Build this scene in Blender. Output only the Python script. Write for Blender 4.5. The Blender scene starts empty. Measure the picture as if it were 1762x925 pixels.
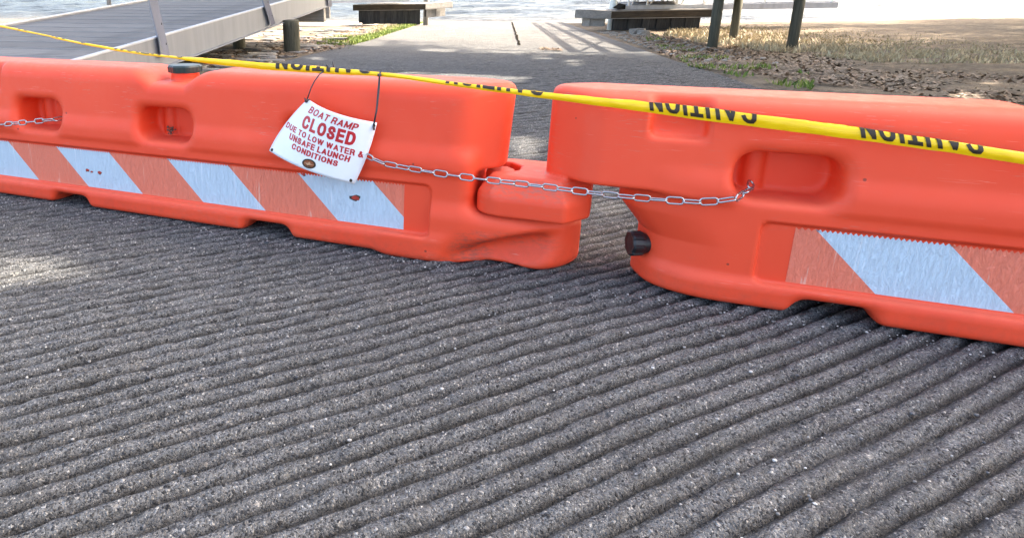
import bpy, bmesh, math, random
import numpy as np
from mathutils import Vector, Matrix, noise
rnd = random.Random(7)
sc = bpy.context.scene
COL = sc.collection
R = math.radians

# ------------------------------------------------------------------ camera, ramp frame
F_PX, PX, PY, FULL_W, FULL_H = 1100.0, 600.0, 300.0, 1762.0, 925.0
HC = 0.95                                   # camera height above the ramp
PITCH = math.atan2(PY - 3.0, F_PX)          # below the ramp plane's own horizon
SLOPE = R(5.33)                             # the ramp runs down towards the water
AZ = math.atan2(266, math.hypot(F_PX, 297)) # heading of the ramp, right of the camera heading
ALONG = Vector((math.sin(AZ), math.cos(AZ), 0)); LAT = Vector((math.cos(AZ), -math.sin(AZ), 0))
M = Matrix.Rotation(-SLOPE, 4, LAT)         # ramp frame -> world
MI = M.inverted()
cam = bpy.data.cameras.new('camera'); cam_o = bpy.data.objects.new('camera', cam); COL.objects.link(cam_o)
cam.sensor_fit = 'HORIZONTAL'; cam.sensor_width = 36; cam.lens = F_PX / FULL_W * 36
cam.shift_x = (FULL_W / 2 - PX) / FULL_W; cam.shift_y = -(FULL_H / 2 - PY) / FULL_W
cam.clip_start = 0.05; cam.clip_end = 5000
cam_o.matrix_world = M @ Matrix.Translation((0, 0, HC)) @ Matrix.Rotation(R(90) - PITCH, 4, 'X')
sc.camera = cam_o

# ------------------------------------------------------------------ light
SUN_AZ, SUN_EL = R(75), R(33)
S = Vector((math.cos(SUN_EL) * math.sin(SUN_AZ), math.cos(SUN_EL) * math.cos(SUN_AZ), math.sin(SUN_EL)))
S_RF = MI.to_3x3() @ S
w = bpy.data.worlds.new('World'); sc.world = w; w.use_nodes = True
sky = w.node_tree.nodes.new('ShaderNodeTexSky'); sky.sky_type = 'NISHITA'; sky.sun_disc = False
sky.sun_elevation = SUN_EL; sky.sun_rotation = SUN_AZ; sky.dust_density = 4.0; sky.air_density = 0.75; sky.ozone_density = 0.6
bg = w.node_tree.nodes['Background']; bg.inputs[1].default_value = 0.15
w.node_tree.links.new(sky.outputs[0], bg.inputs[0])
sl = bpy.data.lights.new('sun', 'SUN'); sl.energy = 3.3; sl.angle = R(0.53); sl.color = (1, 0.95, 0.89)
so = bpy.data.objects.new('sun', sl); COL.objects.link(so)
so.rotation_euler = S.to_track_quat('Z', 'Y').to_euler()
sc.view_settings.view_transform = 'Standard'; sc.view_settings.look = 'None'
sc.view_settings.use_white_balance = True; sc.view_settings.white_balance_temperature = 7500; sc.view_settings.white_balance_tint = 10
sc.view_settings.exposure = 2.8; sc.view_settings.gamma = 1.0; sc.view_settings.use_curve_mapping = False

# ------------------------------------------------------------------ reading points of the photograph (ramp frame)
CAMP = Vector((0, 0, HC))
FW = Vector((0, math.cos(PITCH), -math.sin(PITCH))); UP = Vector((0, math.sin(PITCH), math.cos(PITCH)))
def ray(x, y): return (FW * F_PX + Vector((1, 0, 0)) * (x - PX) + UP * (PY - y)).normalized()
def gz(x, y, z=0.0):
    d = ray(x, y); return CAMP + d * ((z - HC) / d.z)
def gpl(x, y, P, n):
    d = ray(x, y); return CAMP + d * ((Vector(P) - CAMP).dot(n) / d.dot(n))
def gdep(x, y, dep):
    d = ray(x, y); return CAMP + d * (dep / d.dot(FW))
def W(p): return M @ Vector(p)

# ------------------------------------------------------------------ helpers
def tag(o, label=None, cat=None, group=None, kind=None):
    if label: o['label'] = label
    if cat: o['category'] = cat
    if group: o['group'] = group
    if kind: o['kind'] = kind
    return o
def thing(name, label, cat, mat4, group=None):
    o = bpy.data.objects.new(name, None); COL.objects.link(o); o.empty_display_size = 0.1
    o.matrix_world = mat4
    return tag(o, label, cat, group)
def link(name, me, mat=None, parent=None, mat4=None):
    o = bpy.data.objects.new(name, me); COL.objects.link(o)
    if mat is not None and not me.materials: me.materials.append(mat)
    if parent: o.parent = parent
    if mat4 is not None:
        if parent: o.matrix_local = mat4
        else: o.matrix_world = mat4
    return o
def mesh(name, verts, faces, smooth=False):
    me = bpy.data.meshes.new(name); me.from_pydata([tuple(v) for v in verts], [], [tuple(f) for f in faces]); me.update()
    if smooth: me.polygons.foreach_set('use_smooth', [True] * len(me.polygons))
    return me
def bm_mesh(name, bm, smooth=False):
    me = bpy.data.meshes.new(name); bm.to_mesh(me); bm.free()
    if smooth: me.polygons.foreach_set('use_smooth', [True] * len(me.polygons))
    return me
def box_bm(bm, cx, cy, cz, sx, sy, sz, bev=0.0, rot=None):
    r = bmesh.ops.create_cube(bm, size=1.0)
    vs = r['verts']
    for v in vs:
        p = Vector((v.co.x * sx, v.co.y * sy, v.co.z * sz))
        if rot is not None: p = rot @ p
        v.co = p + Vector((cx, cy, cz))
    if bev:
        es = list({e for v in vs for e in v.link_edges})
        bmesh.ops.bevel(bm, geom=es, offset=bev, segments=2, affect='EDGES', profile=0.6)
def box(name, c, s, bev=0.004, rot=None):
    bm = bmesh.new(); box_bm(bm, *c, *s, bev, rot); return bm_mesh(name, bm)
def tube(name, pts, rad, n=8, cap=True, flat=1.0, smooth=True, up=Vector((0, 0, 1))):
    """swept tube through pts; rad a number or a list"""
    pts = [Vector(p) for p in pts]; vs = []; fs = []
    for i, p in enumerate(pts):
        t = (pts[min(i + 1, len(pts) - 1)] - pts[max(i - 1, 0)]).normalized()
        a = t.cross(up)
        if a.length < 1e-3: a = t.cross(Vector((1, 0, 0)))
        a.normalize(); b = a.cross(t).normalized()
        r = rad[i] if isinstance(rad, (list, tuple)) else rad
        for k in range(n):
            q = 2 * math.pi * k / n
            vs.append(p + a * math.cos(q) * r + b * math.sin(q) * r * flat)
    for i in range(len(pts) - 1):
        for k in range(n):
            fs.append((i * n + k, i * n + (k + 1) % n, (i + 1) * n + (k + 1) % n, (i + 1) * n + k))
    if cap:
        fs.append(tuple(range(n - 1, -1, -1))); fs.append(tuple((len(pts) - 1) * n + k for k in range(n)))
    return mesh(name, vs, fs, smooth)
def lathe(name, prof, n=32, lobes=0, amp=0.0, smooth=True):
    vs = []; fs = []
    for (r, z, lob) in prof:
        for k in range(n):
            q = 2 * math.pi * k / n
            rr = r * (1 + (amp * (1 if math.cos(lobes * q) > 0.2 else -1) if lob else 0))
            vs.append((rr * math.cos(q), rr * math.sin(q), z))
    for i in range(len(prof) - 1):
        for k in range(n):
            fs.append((i * n + k, i * n + (k + 1) % n, (i + 1) * n + (k + 1) % n, (i + 1) * n + k))
    fs.append(tuple((len(prof) - 1) * n + k for k in range(n))); fs.append(tuple(range(n - 1, -1, -1)))
    return mesh(name, vs, fs, smooth)

# ------------------------------------------------------------------ materials
class NT:
    def __init__(s, name):
        s.m = bpy.data.materials.new(name); s.m.use_nodes = True; s.t = s.m.node_tree
        s.b = s.t.nodes['Principled BSDF']; s.o = s.t.nodes['Material Output']
        s.tc = s.t.nodes.new('ShaderNodeTexCoord')
    def n(s, typ, **kw):
        nd = s.t.nodes.new('ShaderNode' + typ)
        for k, v in kw.items():
            if k.startswith('i_'):
                key = k[2:]; key = int(key) if key.isdigit() else key.replace('_', ' ')
                if isinstance(v, bpy.types.NodeSocket): s.t.links.new(v, nd.inputs[key])
                else: nd.inputs[key].default_value = v
            else: setattr(nd, k, v)
        return nd
    def l(s, a, b): s.t.links.new(a, b)
    def co(s, scale=(1, 1, 1), kind='Object', rot=(0, 0, 0)):
        mp = s.n('Mapping'); mp.inputs['Scale'].default_value = scale; mp.inputs['Rotation'].default_value = rot
        s.l(s.tc.outputs[kind], mp.inputs[0]); return mp.outputs[0]
    def noise(s, vec, scale, detail=4, rough=0.55, dist=0.0):
        nd = s.n('TexNoise', i_Vector=vec, i_Scale=scale, i_Detail=detail, i_Roughness=rough, i_Distortion=dist); return nd.outputs['Fac']
    def ramp(s, fac, stops, interp='LINEAR'):
        nd = s.n('ValToRGB', i_0=fac); cr = nd.color_ramp; cr.interpolation = interp
        while len(cr.elements) > 1: cr.elements.remove(cr.elements[-1])
        cr.elements[0].position = stops[0][0]; cr.elements[0].color = (*stops[0][1], 1) if len(stops[0][1]) == 3 else stops[0][1]
        for p, c in stops[1:]:
            e = cr.elements.new(p); e.color = (*c, 1) if len(c) == 3 else c
        return nd.outputs[0]
    def mix(s, fac, a, b, mode='MIX'):
        nd = s.n('Mix', data_type='RGBA', blend_type=mode)
        for k, v in ((0, fac), (6, a), (7, b)):
            if isinstance(v, bpy.types.NodeSocket): s.l(v, nd.inputs[k])
            else: nd.inputs[k].default_value = v if k == 0 else (*v, 1)
        return nd.outputs[2]
    def math(s, op, a, b=0.0, c=0.0, clamp=False):
        nd = s.n('Math', operation=op); nd.use_clamp = clamp
        for k, v in ((0, a), (1, b), (2, c)):
            if isinstance(v, bpy.types.NodeSocket): s.l(v, nd.inputs[k])
            else: nd.inputs[k].default_value = v
        return nd.outputs[0]
    def bump(s, h, strength=0.3, dist=0.01, prev=None):
        nd = s.n('Bump', i_Height=h, i_Strength=strength, i_Distance=dist)
        if prev is not None: s.l(prev, nd.inputs['Normal'])
        return nd.outputs[0]
    def fin(s, color=None, rough=0.5, normal=None, metal=0.0, spec=0.5):
        for key, v in (('Base Color', color), ('Roughness', rough), ('Normal', normal), ('Metallic', metal), ('Specular IOR Level', spec)):
            if v is None: continue
            if isinstance(v, bpy.types.NodeSocket): s.l(v, s.b.inputs[key])
            else: s.b.inputs[key].default_value = (*v, 1) if isinstance(v, tuple) else v
        return s.m

def mat_orange():
    t = NT('orange_plastic'); c = t.co()
    n1 = t.noise(c, 2.2, 3); n2 = t.noise(c, 26, 4, 0.65)
    col = t.ramp(n1, [(0.3, (0.78, 0.060, 0.022)), (0.7, (0.84, 0.078, 0.030))])
    # paler pink on faces that look up: sky sheen put into the colour
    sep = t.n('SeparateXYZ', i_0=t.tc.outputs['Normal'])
    blend = t.math('MULTIPLY', t.math('SUBTRACT', sep.outputs[2], 0.35, clamp=True), 0.55, clamp=True)
    col = t.mix(blend, col, (0.86, 0.22, 0.14))
    # grime low down and in patches
    sp = t.n('SeparateXYZ', i_0=c)
    low = t.math('MULTIPLY', t.math('SUBTRACT', 1.0, t.math('MULTIPLY', sp.outputs[2], 9.0), clamp=True), t.ramp(n2, [(0.42, (0, 0, 0)), (0.7, (1, 1, 1))]))
    col = t.mix(t.math('MULTIPLY', low, 0.30), col, (0.20, 0.07, 0.045))
    # scuffs
    sc1 = t.noise(t.co((3, 3, 34), rot=(0, 0.25, 0)), 7.0, 3, 0.6)
    pat = t.ramp(t.noise(c, 3.7, 2), [(0.52, (0, 0, 0)), (0.64, (1, 1, 1))])
    sm = t.math('MULTIPLY', t.ramp(sc1, [(0.60, (0, 0, 0)), (0.68, (1, 1, 1))]), pat)
    col = t.mix(t.math('MULTIPLY', sm, 0.5), col, (0.55, 0.20, 0.15))
    vs = t.n('TexVoronoi', i_Vector=c, i_Scale=16.0); vs.feature = 'F1'
    pick = t.n('SeparateColor', i_0=vs.outputs['Color'])
    dot = t.math('MULTIPLY', t.math('LESS_THAN', vs.outputs['Distance'], 0.075), t.math('GREATER_THAN', pick.outputs[0], 0.90))
    col = t.mix(t.math('MULTIPLY', dot, 0.7), col, (0.10, 0.03, 0.02))
    for (px_, py_, pz_), (rx, ry, rz_), amt, cc in (((1.36, -0.19, 0.06), (0.08, 0.12, 0.08), 0.85, (0.10, 0.085, 0.075)), ((1.52, -0.16, 0.11), (0.15, 0.09, 0.045), 0.6, (0.14, 0.085, 0.07)), ((-1.50, -0.19, 0.315), (0.22, 0.06, 0.04), 0.7, (0.34, 0.16, 0.13)), ((0.9, -0.20, 0.015), (0.7, 0.1, 0.018), 0.35, (0.13, 0.07, 0.05))):
        dv = t.n('VectorMath', operation='SUBTRACT', i_0=c); dv.inputs[1].default_value = (px_, py_, pz_)
        dm = t.n('VectorMath', operation='DIVIDE', i_0=dv.outputs[0]); dm.inputs[1].default_value = (rx, ry, rz_)
        ln = t.n('VectorMath', operation='LENGTH', i_0=dm.outputs[0])
        k_ = t.math('MULTIPLY', t.math('SUBTRACT', 1.25, ln.outputs['Value'], clamp=True), t.ramp(t.noise(t.co((1, 1, 3)), 34, 5, 0.75), [(0.44, (0, 0, 0)), (0.62, (1, 1, 1))]), clamp=True)
        col = t.mix(t.math('MULTIPLY', k_, amt), col, cc)
    # hair scratches
    for rz_, sd in ((0.5, 3.0), (-0.35, 5.0), (1.2, 4.0)):
        wv = t.noise(t.co((1.2, 1.2, 60), rot=(0, rz_, 0)), sd, 2, 0.5)
        ms = t.ramp(t.noise(c, 2.6 + sd, 2), [(0.58, (0, 0, 0)), (0.66, (1, 1, 1))])
        col = t.mix(t.math('MULTIPLY', t.math('MULTIPLY', t.ramp(wv, [(0.685, (0, 0, 0)), (0.70, (1, 1, 1)), (0.715, (0, 0, 0))]), ms), 0.55), col, (0.85, 0.40, 0.32))
    nb = t.bump(n2, 0.06, 0.004); nb = t.bump(t.noise(c, 420, 2), 0.05, 0.0008, nb)
    return t.fin(col, t.ramp(n2, [(0.3, (0.46,) * 3), (0.7, (0.62,) * 3)]), nb, spec=0.38)
def mat_ramp():
    t = NT('ramp_concrete'); c = t.co()
    big = t.noise(c, 0.9, 5, 0.6); mid = t.noise(c, 7, 5, 0.6); fine = t.noise(c, 85, 3, 0.6)
    base = t.ramp(mid, [(0.3, (0.118, 0.125, 0.130)), (0.7, (0.190, 0.197, 0.201))])
    sp = t.n('SeparateXYZ', i_0=c)
    # paler concrete lower down the ramp, towards the water
    along = t.math('ADD', t.math('MULTIPLY', sp.outputs[1], math.cos(AZ)), t.math('MULTIPLY', sp.outputs[0], math.sin(AZ)))
    far = t.math('DIVIDE', t.math('SUBTRACT', t.math('ADD', along, t.math('MULTIPLY', big, 3.0)), 9.0), 11.0, clamp=True)
    base = t.mix(far, base, t.ramp(mid, [(0.3, (0.20, 0.192, 0.182)), (0.7, (0.265, 0.255, 0.242))]))
    base = t.mix(t.math('MULTIPLY', t.ramp(big, [(0.35, (0, 0, 0)), (0.65, (1, 1, 1))]), 0.55), base, t.mix(0.5, base, (0.05, 0.052, 0.055), 'MULTIPLY'))
    stain = t.ramp(t.noise(t.co((1, 1, 1), rot=(0, 0, 0.4)), 2.4, 6, 0.72, 0.8), [(0.54, (0, 0, 0)), (0.64, (1, 1, 1))])
    base = t.mix(t.math('MULTIPLY', stain, 0.35), base, (0.045, 0.044, 0.042))
    pale = t.ramp(t.noise(t.co((1, 1, 1), rot=(0, 0, 1.4)), 3.1, 6, 0.75, 0.6), [(0.56, (0, 0, 0)), (0.68, (1, 1, 1))])
    base = t.mix(t.math('MULTIPLY', pale, 0.30), base, (0.27, 0.265, 0.25))
    # exposed aggregate: grains of mixed size and tone, jittered so that they are not round dots
    jit = t.n('TexNoise', i_Vector=c, i_Scale=210.0, i_Detail=2.0)
    cj = t.n('VectorMath', operation='MULTIPLY_ADD', i_0=jit.outputs['Color']); cj.inputs[1].default_value = (0.0055,) * 3; t.l(c, cj.inputs[2])
    near = t.math('SUBTRACT', 1.0, t.math('MULTIPLY', far, 0.75))
    hs = []
    for sc_, lim, keep, tones in ((300.0, 0.85, 0.12, ((0.040, 0.042, 0.045), (0.125, 0.130, 0.135), (0.21, 0.213, 0.213), (0.48, 0.475, 0.46))),
                                  (150.0, 0.70, 0.50, ((0.028, 0.030, 0.033), (0.115, 0.12, 0.126), (0.21, 0.21, 0.207), (0.58, 0.575, 0.56))),
                                  (80.0, 0.50, 0.80, ((0.03, 0.034, 0.04), (0.11, 0.115, 0.12), (0.17, 0.165, 0.155), (0.34, 0.33, 0.31)))):
        v = t.n('TexVoronoi', i_Vector=cj.outputs[0], i_Scale=sc_, i_Randomness=1.0); pick = t.n('SeparateColor', i_0=v.outputs['Color'])
        size = t.math('MULTIPLY', t.math('ADD', pick.outputs[2], 0.35), lim * 0.8)
        st = t.math('MULTIPLY', t.math('LESS_THAN', v.outputs['Distance'], size), t.math('GREATER_THAN', pick.outputs[0], keep))
        agg = t.ramp(pick.outputs[1], [(0.0, tones[0]), (0.4, tones[1]), (0.75, tones[2]), (1.0, tones[3])])
        base = t.mix(t.math('MULTIPLY', st, near), base, agg); hs.append(t.math('MULTIPLY', st, t.math('SUBTRACT', 0.6, v.outputs['Distance'])))
    gr = t.n('Attribute', attribute_name='groove')                  # groove dirt, with the grooves' shade put into the colour too
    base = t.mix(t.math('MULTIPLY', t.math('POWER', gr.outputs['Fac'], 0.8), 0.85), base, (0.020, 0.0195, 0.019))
    hgt = t.math('ADD', t.math('ADD', hs[0], t.math('MULTIPLY', hs[1], 1.6)), t.math('MULTIPLY', fine, 0.7))
    nb = t.bump(hgt, 1.0, 0.010); nb = t.bump(mid, 0.4, 0.012, nb)
    # fine rake marks farther off
    gv = t.co((1, 1, 1), rot=(0, 0, -R(26)))
    wv = t.n('TexWave', i_Vector=gv, i_Scale=5.6, i_Distortion=1.2, i_Detail=3.0); wv.bands_direction = 'Y'
    wv.inputs['Detail Scale'].default_value = 2.0
    fg = t.n('Attribute', attribute_name='far_groove')
    nb = t.bump(t.math('MULTIPLY', wv.outputs['Fac'], fg.outputs['Fac']), 0.9, 0.016, nb)
    base = t.mix(t.math('MULTIPLY', t.math('MULTIPLY', t.math('SUBTRACT', 1.0, wv.outputs['Fac']), fg.outputs['Fac']), 0.28), base, (0.03, 0.03, 0.03))
    return t.fin(base, 0.85, nb, spec=0.3)
def mat_bank():
    t = NT('bank_soil'); c = t.co()
    n1 = t.noise(c, 1.6, 6, 0.65); n2 = t.noise(c, 14, 5, 0.7); n3 = t.noise(c, 60, 3)
    col = t.ramp(n2, [(0.28, (0.045, 0.036, 0.028)), (0.5, (0.12, 0.095, 0.070)), (0.68, (0.25, 0.20, 0.15)), (0.8, (0.36, 0.30, 0.23))])
    col = t.mix(t.ramp(n1, [(0.45, (0, 0, 0)), (0.65, (1, 1, 1))]), col, t.ramp(n3, [(0.3, (0.16, 0.115, 0.075)), (0.7, (0.34, 0.26, 0.18))]))
    a = t.n('Attribute', attribute_name='sand')
    col = t.mix(a.outputs['Fac'], col, t.ramp(n2, [(0.3, (0.40, 0.35, 0.28)), (0.7, (0.52, 0.47, 0.39))]))
    return t.fin(col, 0.95, t.bump(n2, 0.8, 0.04, t.bump(n3, 0.5, 0.01)), spec=0.15)
def mat_stone(name='bank_stone', a=(0.20, 0.19, 0.175), b=(0.36, 0.34, 0.31)):
    t = NT(name); c = t.co(); oi = t.n('ObjectInfo')
    n = t.noise(c, 9, 5, 0.65)
    col = t.ramp(n, [(0.3, a), (0.7, b)])
    col = t.mix(0.55, col, t.ramp(oi.outputs['Random'], [(0, (0.5, 0.47, 0.42)), (0.5, (0.8, 0.77, 0.72)), (1, (1, 0.98, 0.95))]), 'MULTIPLY')
    return t.fin(col, 0.9, t.bump(n, 0.6, 0.02), spec=0.2)
def mat_alu(name='aluminium', lo=(0.42, 0.43, 0.45), hi=(0.60, 0.61, 0.62), metal=0.55, streak=(1, 1, 0.12)):
    t = NT(name); c = t.co(streak); n = t.noise(c, 6, 5, 0.65); n2 = t.noise(t.co(), 2.2, 4)
    col = t.ramp(n, [(0.3, lo), (0.7, hi)])
    col = t.mix(t.math('MULTIPLY', t.ramp(n2, [(0.5, (0, 0, 0)), (0.75, (1, 1, 1))]), 0.4), col, (0.22, 0.22, 0.215))
    return t.fin(col, t.ramp(n, [(0.3, (0.42,) * 3), (0.7, (0.62,) * 3)]), t.bump(n, 0.12, 0.003), metal=metal)
def mat_wood(name, lo, hi, along=(0.25, 6, 6), rough=0.85):
    t = NT(name); c = t.co(along); n = t.noise(c, 7, 6, 0.7, 0.4); oi = t.n('ObjectInfo'); n2 = t.noise(t.co(), 1.7, 4)
    col = t.ramp(n, [(0.28, lo), (0.72, hi)])
    col = t.mix(0.6, col, t.ramp(oi.outputs['Random'], [(0, (0.55, 0.55, 0.56)), (1, (1, 1, 1))]), 'MULTIPLY')
    col = t.mix(t.math('MULTIPLY', t.ramp(n2, [(0.5, (0, 0, 0)), (0.7, (1, 1, 1))]), 0.5), col, t.mix(0.5, lo, (0.02, 0.02, 0.018)))
    return t.fin(col, rough, t.bump(n, 0.5, 0.008), spec=0.2)
def mat_plain(name, col, rough=0.5, metal=0.0, var=0.15, spec=0.5, scale=20):
    t = NT(name); n = t.noise(t.co(), scale, 4, 0.6)
    c = t.ramp(n, [(0.3, tuple(x * (1 - var) for x in col)), (0.7, tuple(min(1, x * (1 + var)) for x in col))])
    return t.fin(c, rough, t.bump(n, 0.1, 0.002), metal=metal, spec=spec)
def mat_sheet(name, col, dirt):
    t = NT(name); c = t.co((9, 9, 2.2)); n = t.noise(c, 9, 5, 0.7, 1.2); n2 = t.noise(t.co(), 130, 2)
    k = t.co((26, 26, 1.4)); s = t.noise(k, 2.2, 3, 0.6, 0.5)
    crack = t.ramp(s, [(0.645, (0, 0, 0)), (0.675, (1, 1, 1))])
    cl = t.ramp(n, [(0.25, tuple(x * 0.93 for x in col)), (0.75, tuple(min(1, x * 1.06) for x in col))])
    cl = t.mix(t.math('MULTIPLY', crack, 0.55), cl, dirt)
    nb = t.bump(n, 0.9, 0.010); nb = t.bump(t.noise(t.co((40, 40, 7)), 3.0, 4, 0.7, 1.5), 0.5, 0.004, nb)
    return t.fin(cl, 0.30, nb, spec=0.5)
def mat_water():
    t = NT('lake_water'); c = t.co((0.55, 1.7, 1))
    n1 = t.noise(c, 0.8, 5, 0.62, 0.6); n2 = t.noise(c, 3.3, 4, 0.6, 0.4)
    h = t.math('ADD', t.math('MULTIPLY', n1, 1.0), t.math('MULTIPLY', n2, 0.45))
    a = t.n('Attribute', attribute_name='shallow')
    col = t.mix(a.outputs['Fac'], (0.05, 0.062, 0.072), (0.16, 0.135, 0.10))
    t.b.inputs['IOR'].default_value = 1.33
    return t.fin(col, 0.10, t.bump(h, 0.8, 0.35), spec=0.2)
def mat_leaf(name, lo, hi, trans=0.25):
    t = NT(name); gi = t.n('NewGeometry'); c = t.ramp(gi.outputs['Random Per Island'], [(0, lo), (1, hi)])
    return t.fin(c, 0.6, None, spec=0.3)

ORANGE = mat_orange(); RAMP = mat_ramp(); BANK = mat_bank(); STONE = mat_stone()
ALU = mat_alu('aluminium', (0.165, 0.175, 0.19), (0.25, 0.26, 0.275), 0.05); DECK = mat_wood('deck_plank_grey', (0.128, 0.127, 0.125), (0.21, 0.209, 0.206), (0.3, 4, 4), 0.8)
ALU_EDGE = mat_alu('worn_bright_edge', (0.38, 0.39, 0.41), (0.50, 0.51, 0.53), 0.1)
POSTM = mat_alu('post_aluminium', (0.24, 0.235, 0.27), (0.34, 0.335, 0.36), 0.1)
PILE = mat_wood('treated_pile', (0.040, 0.040, 0.028), (0.135, 0.130, 0.095), (6, 6, 0.3))
DARKWOOD = mat_wood('weathered_dark_wood', (0.018, 0.016, 0.014), (0.10, 0.078, 0.055))
SKIRT = mat_wood('skirt_wood', (0.020, 0.020, 0.020), (0.085, 0.082, 0.078), (5, 5, 0.35))
GREYWOOD = mat_wood('weathered_grey_wood', (0.20, 0.19, 0.175), (0.42, 0.40, 0.37))
WHITE_PAINT = mat_plain('white_paint', (0.78, 0.78, 0.76), 0.5)
PALE_PILE = mat_plain('pale_pile_sleeve', (0.70, 0.74, 0.70), 0.45)
CAPM = mat_plain('dark_green_cap', (0.012, 0.028, 0.030), 0.35)
BLACKP = mat_plain('black_plastic', (0.012, 0.012, 0.014), 0.42)
TIE = mat_plain('zip_tie_black', (0.022, 0.020, 0.026), 0.38)
STEEL = mat_plain('galvanised_steel', (0.42, 0.435, 0.46), 0.27, 0.9, 0.1)
WHITE_SHEET = mat_sheet('white_reflective_sheeting', (0.50, 0.64, 0.76), (0.75, 0.82, 0.9))
ORANGE_SHEET = mat_sheet('orange_reflective_sheeting', (0.82, 0.20, 0.125), (0.85, 0.55, 0.45))
SIGNW = mat_plain('sign_white_plastic', (0.78, 0.82, 0.87), 0.35, 0, 0.03)
SIGNR = mat_plain('sign_red_ink', (0.50, 0.022, 0.030), 0.4, 0, 0.05)
INK = mat_plain('black_ink', (0.030, 0.018, 0.008), 0.5, 0, 0.1)
LOGO_O = mat_plain('logo_orange_ink', (0.26, 0.075, 0.03), 0.4, 0, 0.3, scale=160)
LOGO_P = mat_plain('logo_pale_ink', (0.52, 0.30, 0.18), 0.4)
def mat_caution():
    t = NT('yellow_tape'); n = t.noise(t.co((2, 2, 12)), 14, 4, 0.6)
    return t.fin(t.ramp(n, [(0.3, (0.90, 0.54, 0.007)), (0.7, (0.97, 0.62, 0.010))]), 0.32, t.bump(n, 0.35, 0.004))
YELLOW = mat_caution(); WATER = mat_water()
SEAM = mat_plain('seam_tar', (0.020, 0.018, 0.015), 1.0, spec=0.0)
BARK = mat_wood('tree_bark', (0.05, 0.04, 0.03), (0.16, 0.13, 0.10), (6, 6, 0.6))
LEAF = mat_leaf('tree_leaves', (0.035, 0.065, 0.018), (0.085, 0.125, 0.035))
GRASSM = mat_leaf('green_grass', (0.06, 0.12, 0.015), (0.22, 0.27, 0.05))
DRYM = mat_leaf('dry_grass', (0.25, 0.19, 0.10), (0.50, 0.42, 0.26))
LITTER = mat_leaf('fallen_leaves', (0.09, 0.055, 0.03), (0.34, 0.23, 0.15))

# ------------------------------------------------------------------ ramp
def edge_fn(a, b):
    A = gz(*a); B = gz(*b); A.z = B.z = 0
    return A, (B - A).normalized()
LE_P, LE_D = edge_fn((608, 73), (727, 41)); RE_P, RE_D = edge_fn((986, 45), (1135, 98))
# both edges are taken parallel to the ramp
def lat(p): return Vector((p[0], p[1], 0)).dot(LAT)
def alo(p): return Vector((p[0], p[1], 0)).dot(ALONG)
LEFT_L = lat(LE_P); RIGHT_L = lat(gz(1100, 82))
WATER_A = alo(gz(880, 37))                       # where the water meets the ramp
WZ = W(ALONG * WATER_A).z                        # world height of the water
G_AZ = R(64); G_DIR = Vector((math.sin(G_AZ), math.cos(G_AZ), 0)); P_DIR = Vector((-math.cos(G_AZ), math.sin(G_AZ), 0))
PITCH_G = 0.056
def wob(g, p):
    return 0.010 * math.sin(g * 1.9 + 0.7 * math.sin(p * 0.8)) + 0.005 * math.sin(g * 6.1 + p * 2.0)
def groove_profile(q):                           # q in 0..1 across one ridge
    a = abs(q - 0.5) * 2
    return 1 - max(0.0, (a - 0.40) / 0.60) ** 1.1
def ridge_sheet(p0, p1, ng, q_rows, seed):
    rows = []; k = 0; pp = p0
    while pp < p1 - 1e-6:
        for q in q_rows: rows.append((pp + q * PITCH_G, groove_profile(q), k))
        pp += PITCH_G; k += 1
    rows.append((pp, 0.0, k))
    g0, g1 = -4.4, 9.4
    nr = len(rows); gs = np.linspace(g0, g1, ng)
    vs = np.zeros((nr, ng, 3)); at = np.zeros((nr, ng))
    rr = np.random.RandomState(seed)
    hk = 0.015 + 0.005 * rr.rand(k + 1)
    nz = rr.randn(nr, ng)
    def smooth(n):                       # random line along the ridge, n control points
        return np.array([np.interp(gs, np.linspace(g0, g1, n), rr.rand(n)) for _ in range(k + 1)])
    low = smooth(60); chip = smooth(260); edge = smooth(170); edge2 = smooth(170)
    wobg = 0.010 * np.sin(gs * 1.9) + 0.005 * np.sin(gs * 6.1)
    for i, (p, h, kk) in enumerate(rows):
        blend = min(1.0, max(0.0, (11.5 - p) / 6.5)) ** 0.8
        q = (p - (p0 + kk * PITCH_G)) / PITCH_G
        wear = np.clip((chip[kk] - 0.55) * 2.4, 0, 0.8)
        z = h * hk[kk] * (0.65 + 0.5 * low[kk]) * (1 - wear * (0.4 + 0.6 * abs(q - 0.5))) * blend + nz[i] * (0.0011 + 0.0016 * h) - 0.014
        ppos = p + wobg * 0.85 + 0.007 * ((edge[kk] - 0.5) * (1 - q) + (edge2[kk] - 0.5) * q) * (0.0 if q in (0.0,) else 1.0)
        vs[i, :, 0] = G_DIR.x * gs + P_DIR.x * ppos; vs[i, :, 1] = G_DIR.y * gs + P_DIR.y * ppos
        vs[i, :, 2] = z; at[i] = np.clip((1 - h) * (0.75 + 0.5 * low[kk]), 0, 1) * blend
    V = vs.reshape(-1, 3)
    ii, jj = np.meshgrid(np.arange(nr - 1), np.arange(ng - 1), indexing='ij')
    a = (ii * ng + jj).ravel()
    return V, np.stack([a, a + 1, a + ng + 1, a + ng], 1), at.ravel()
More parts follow.
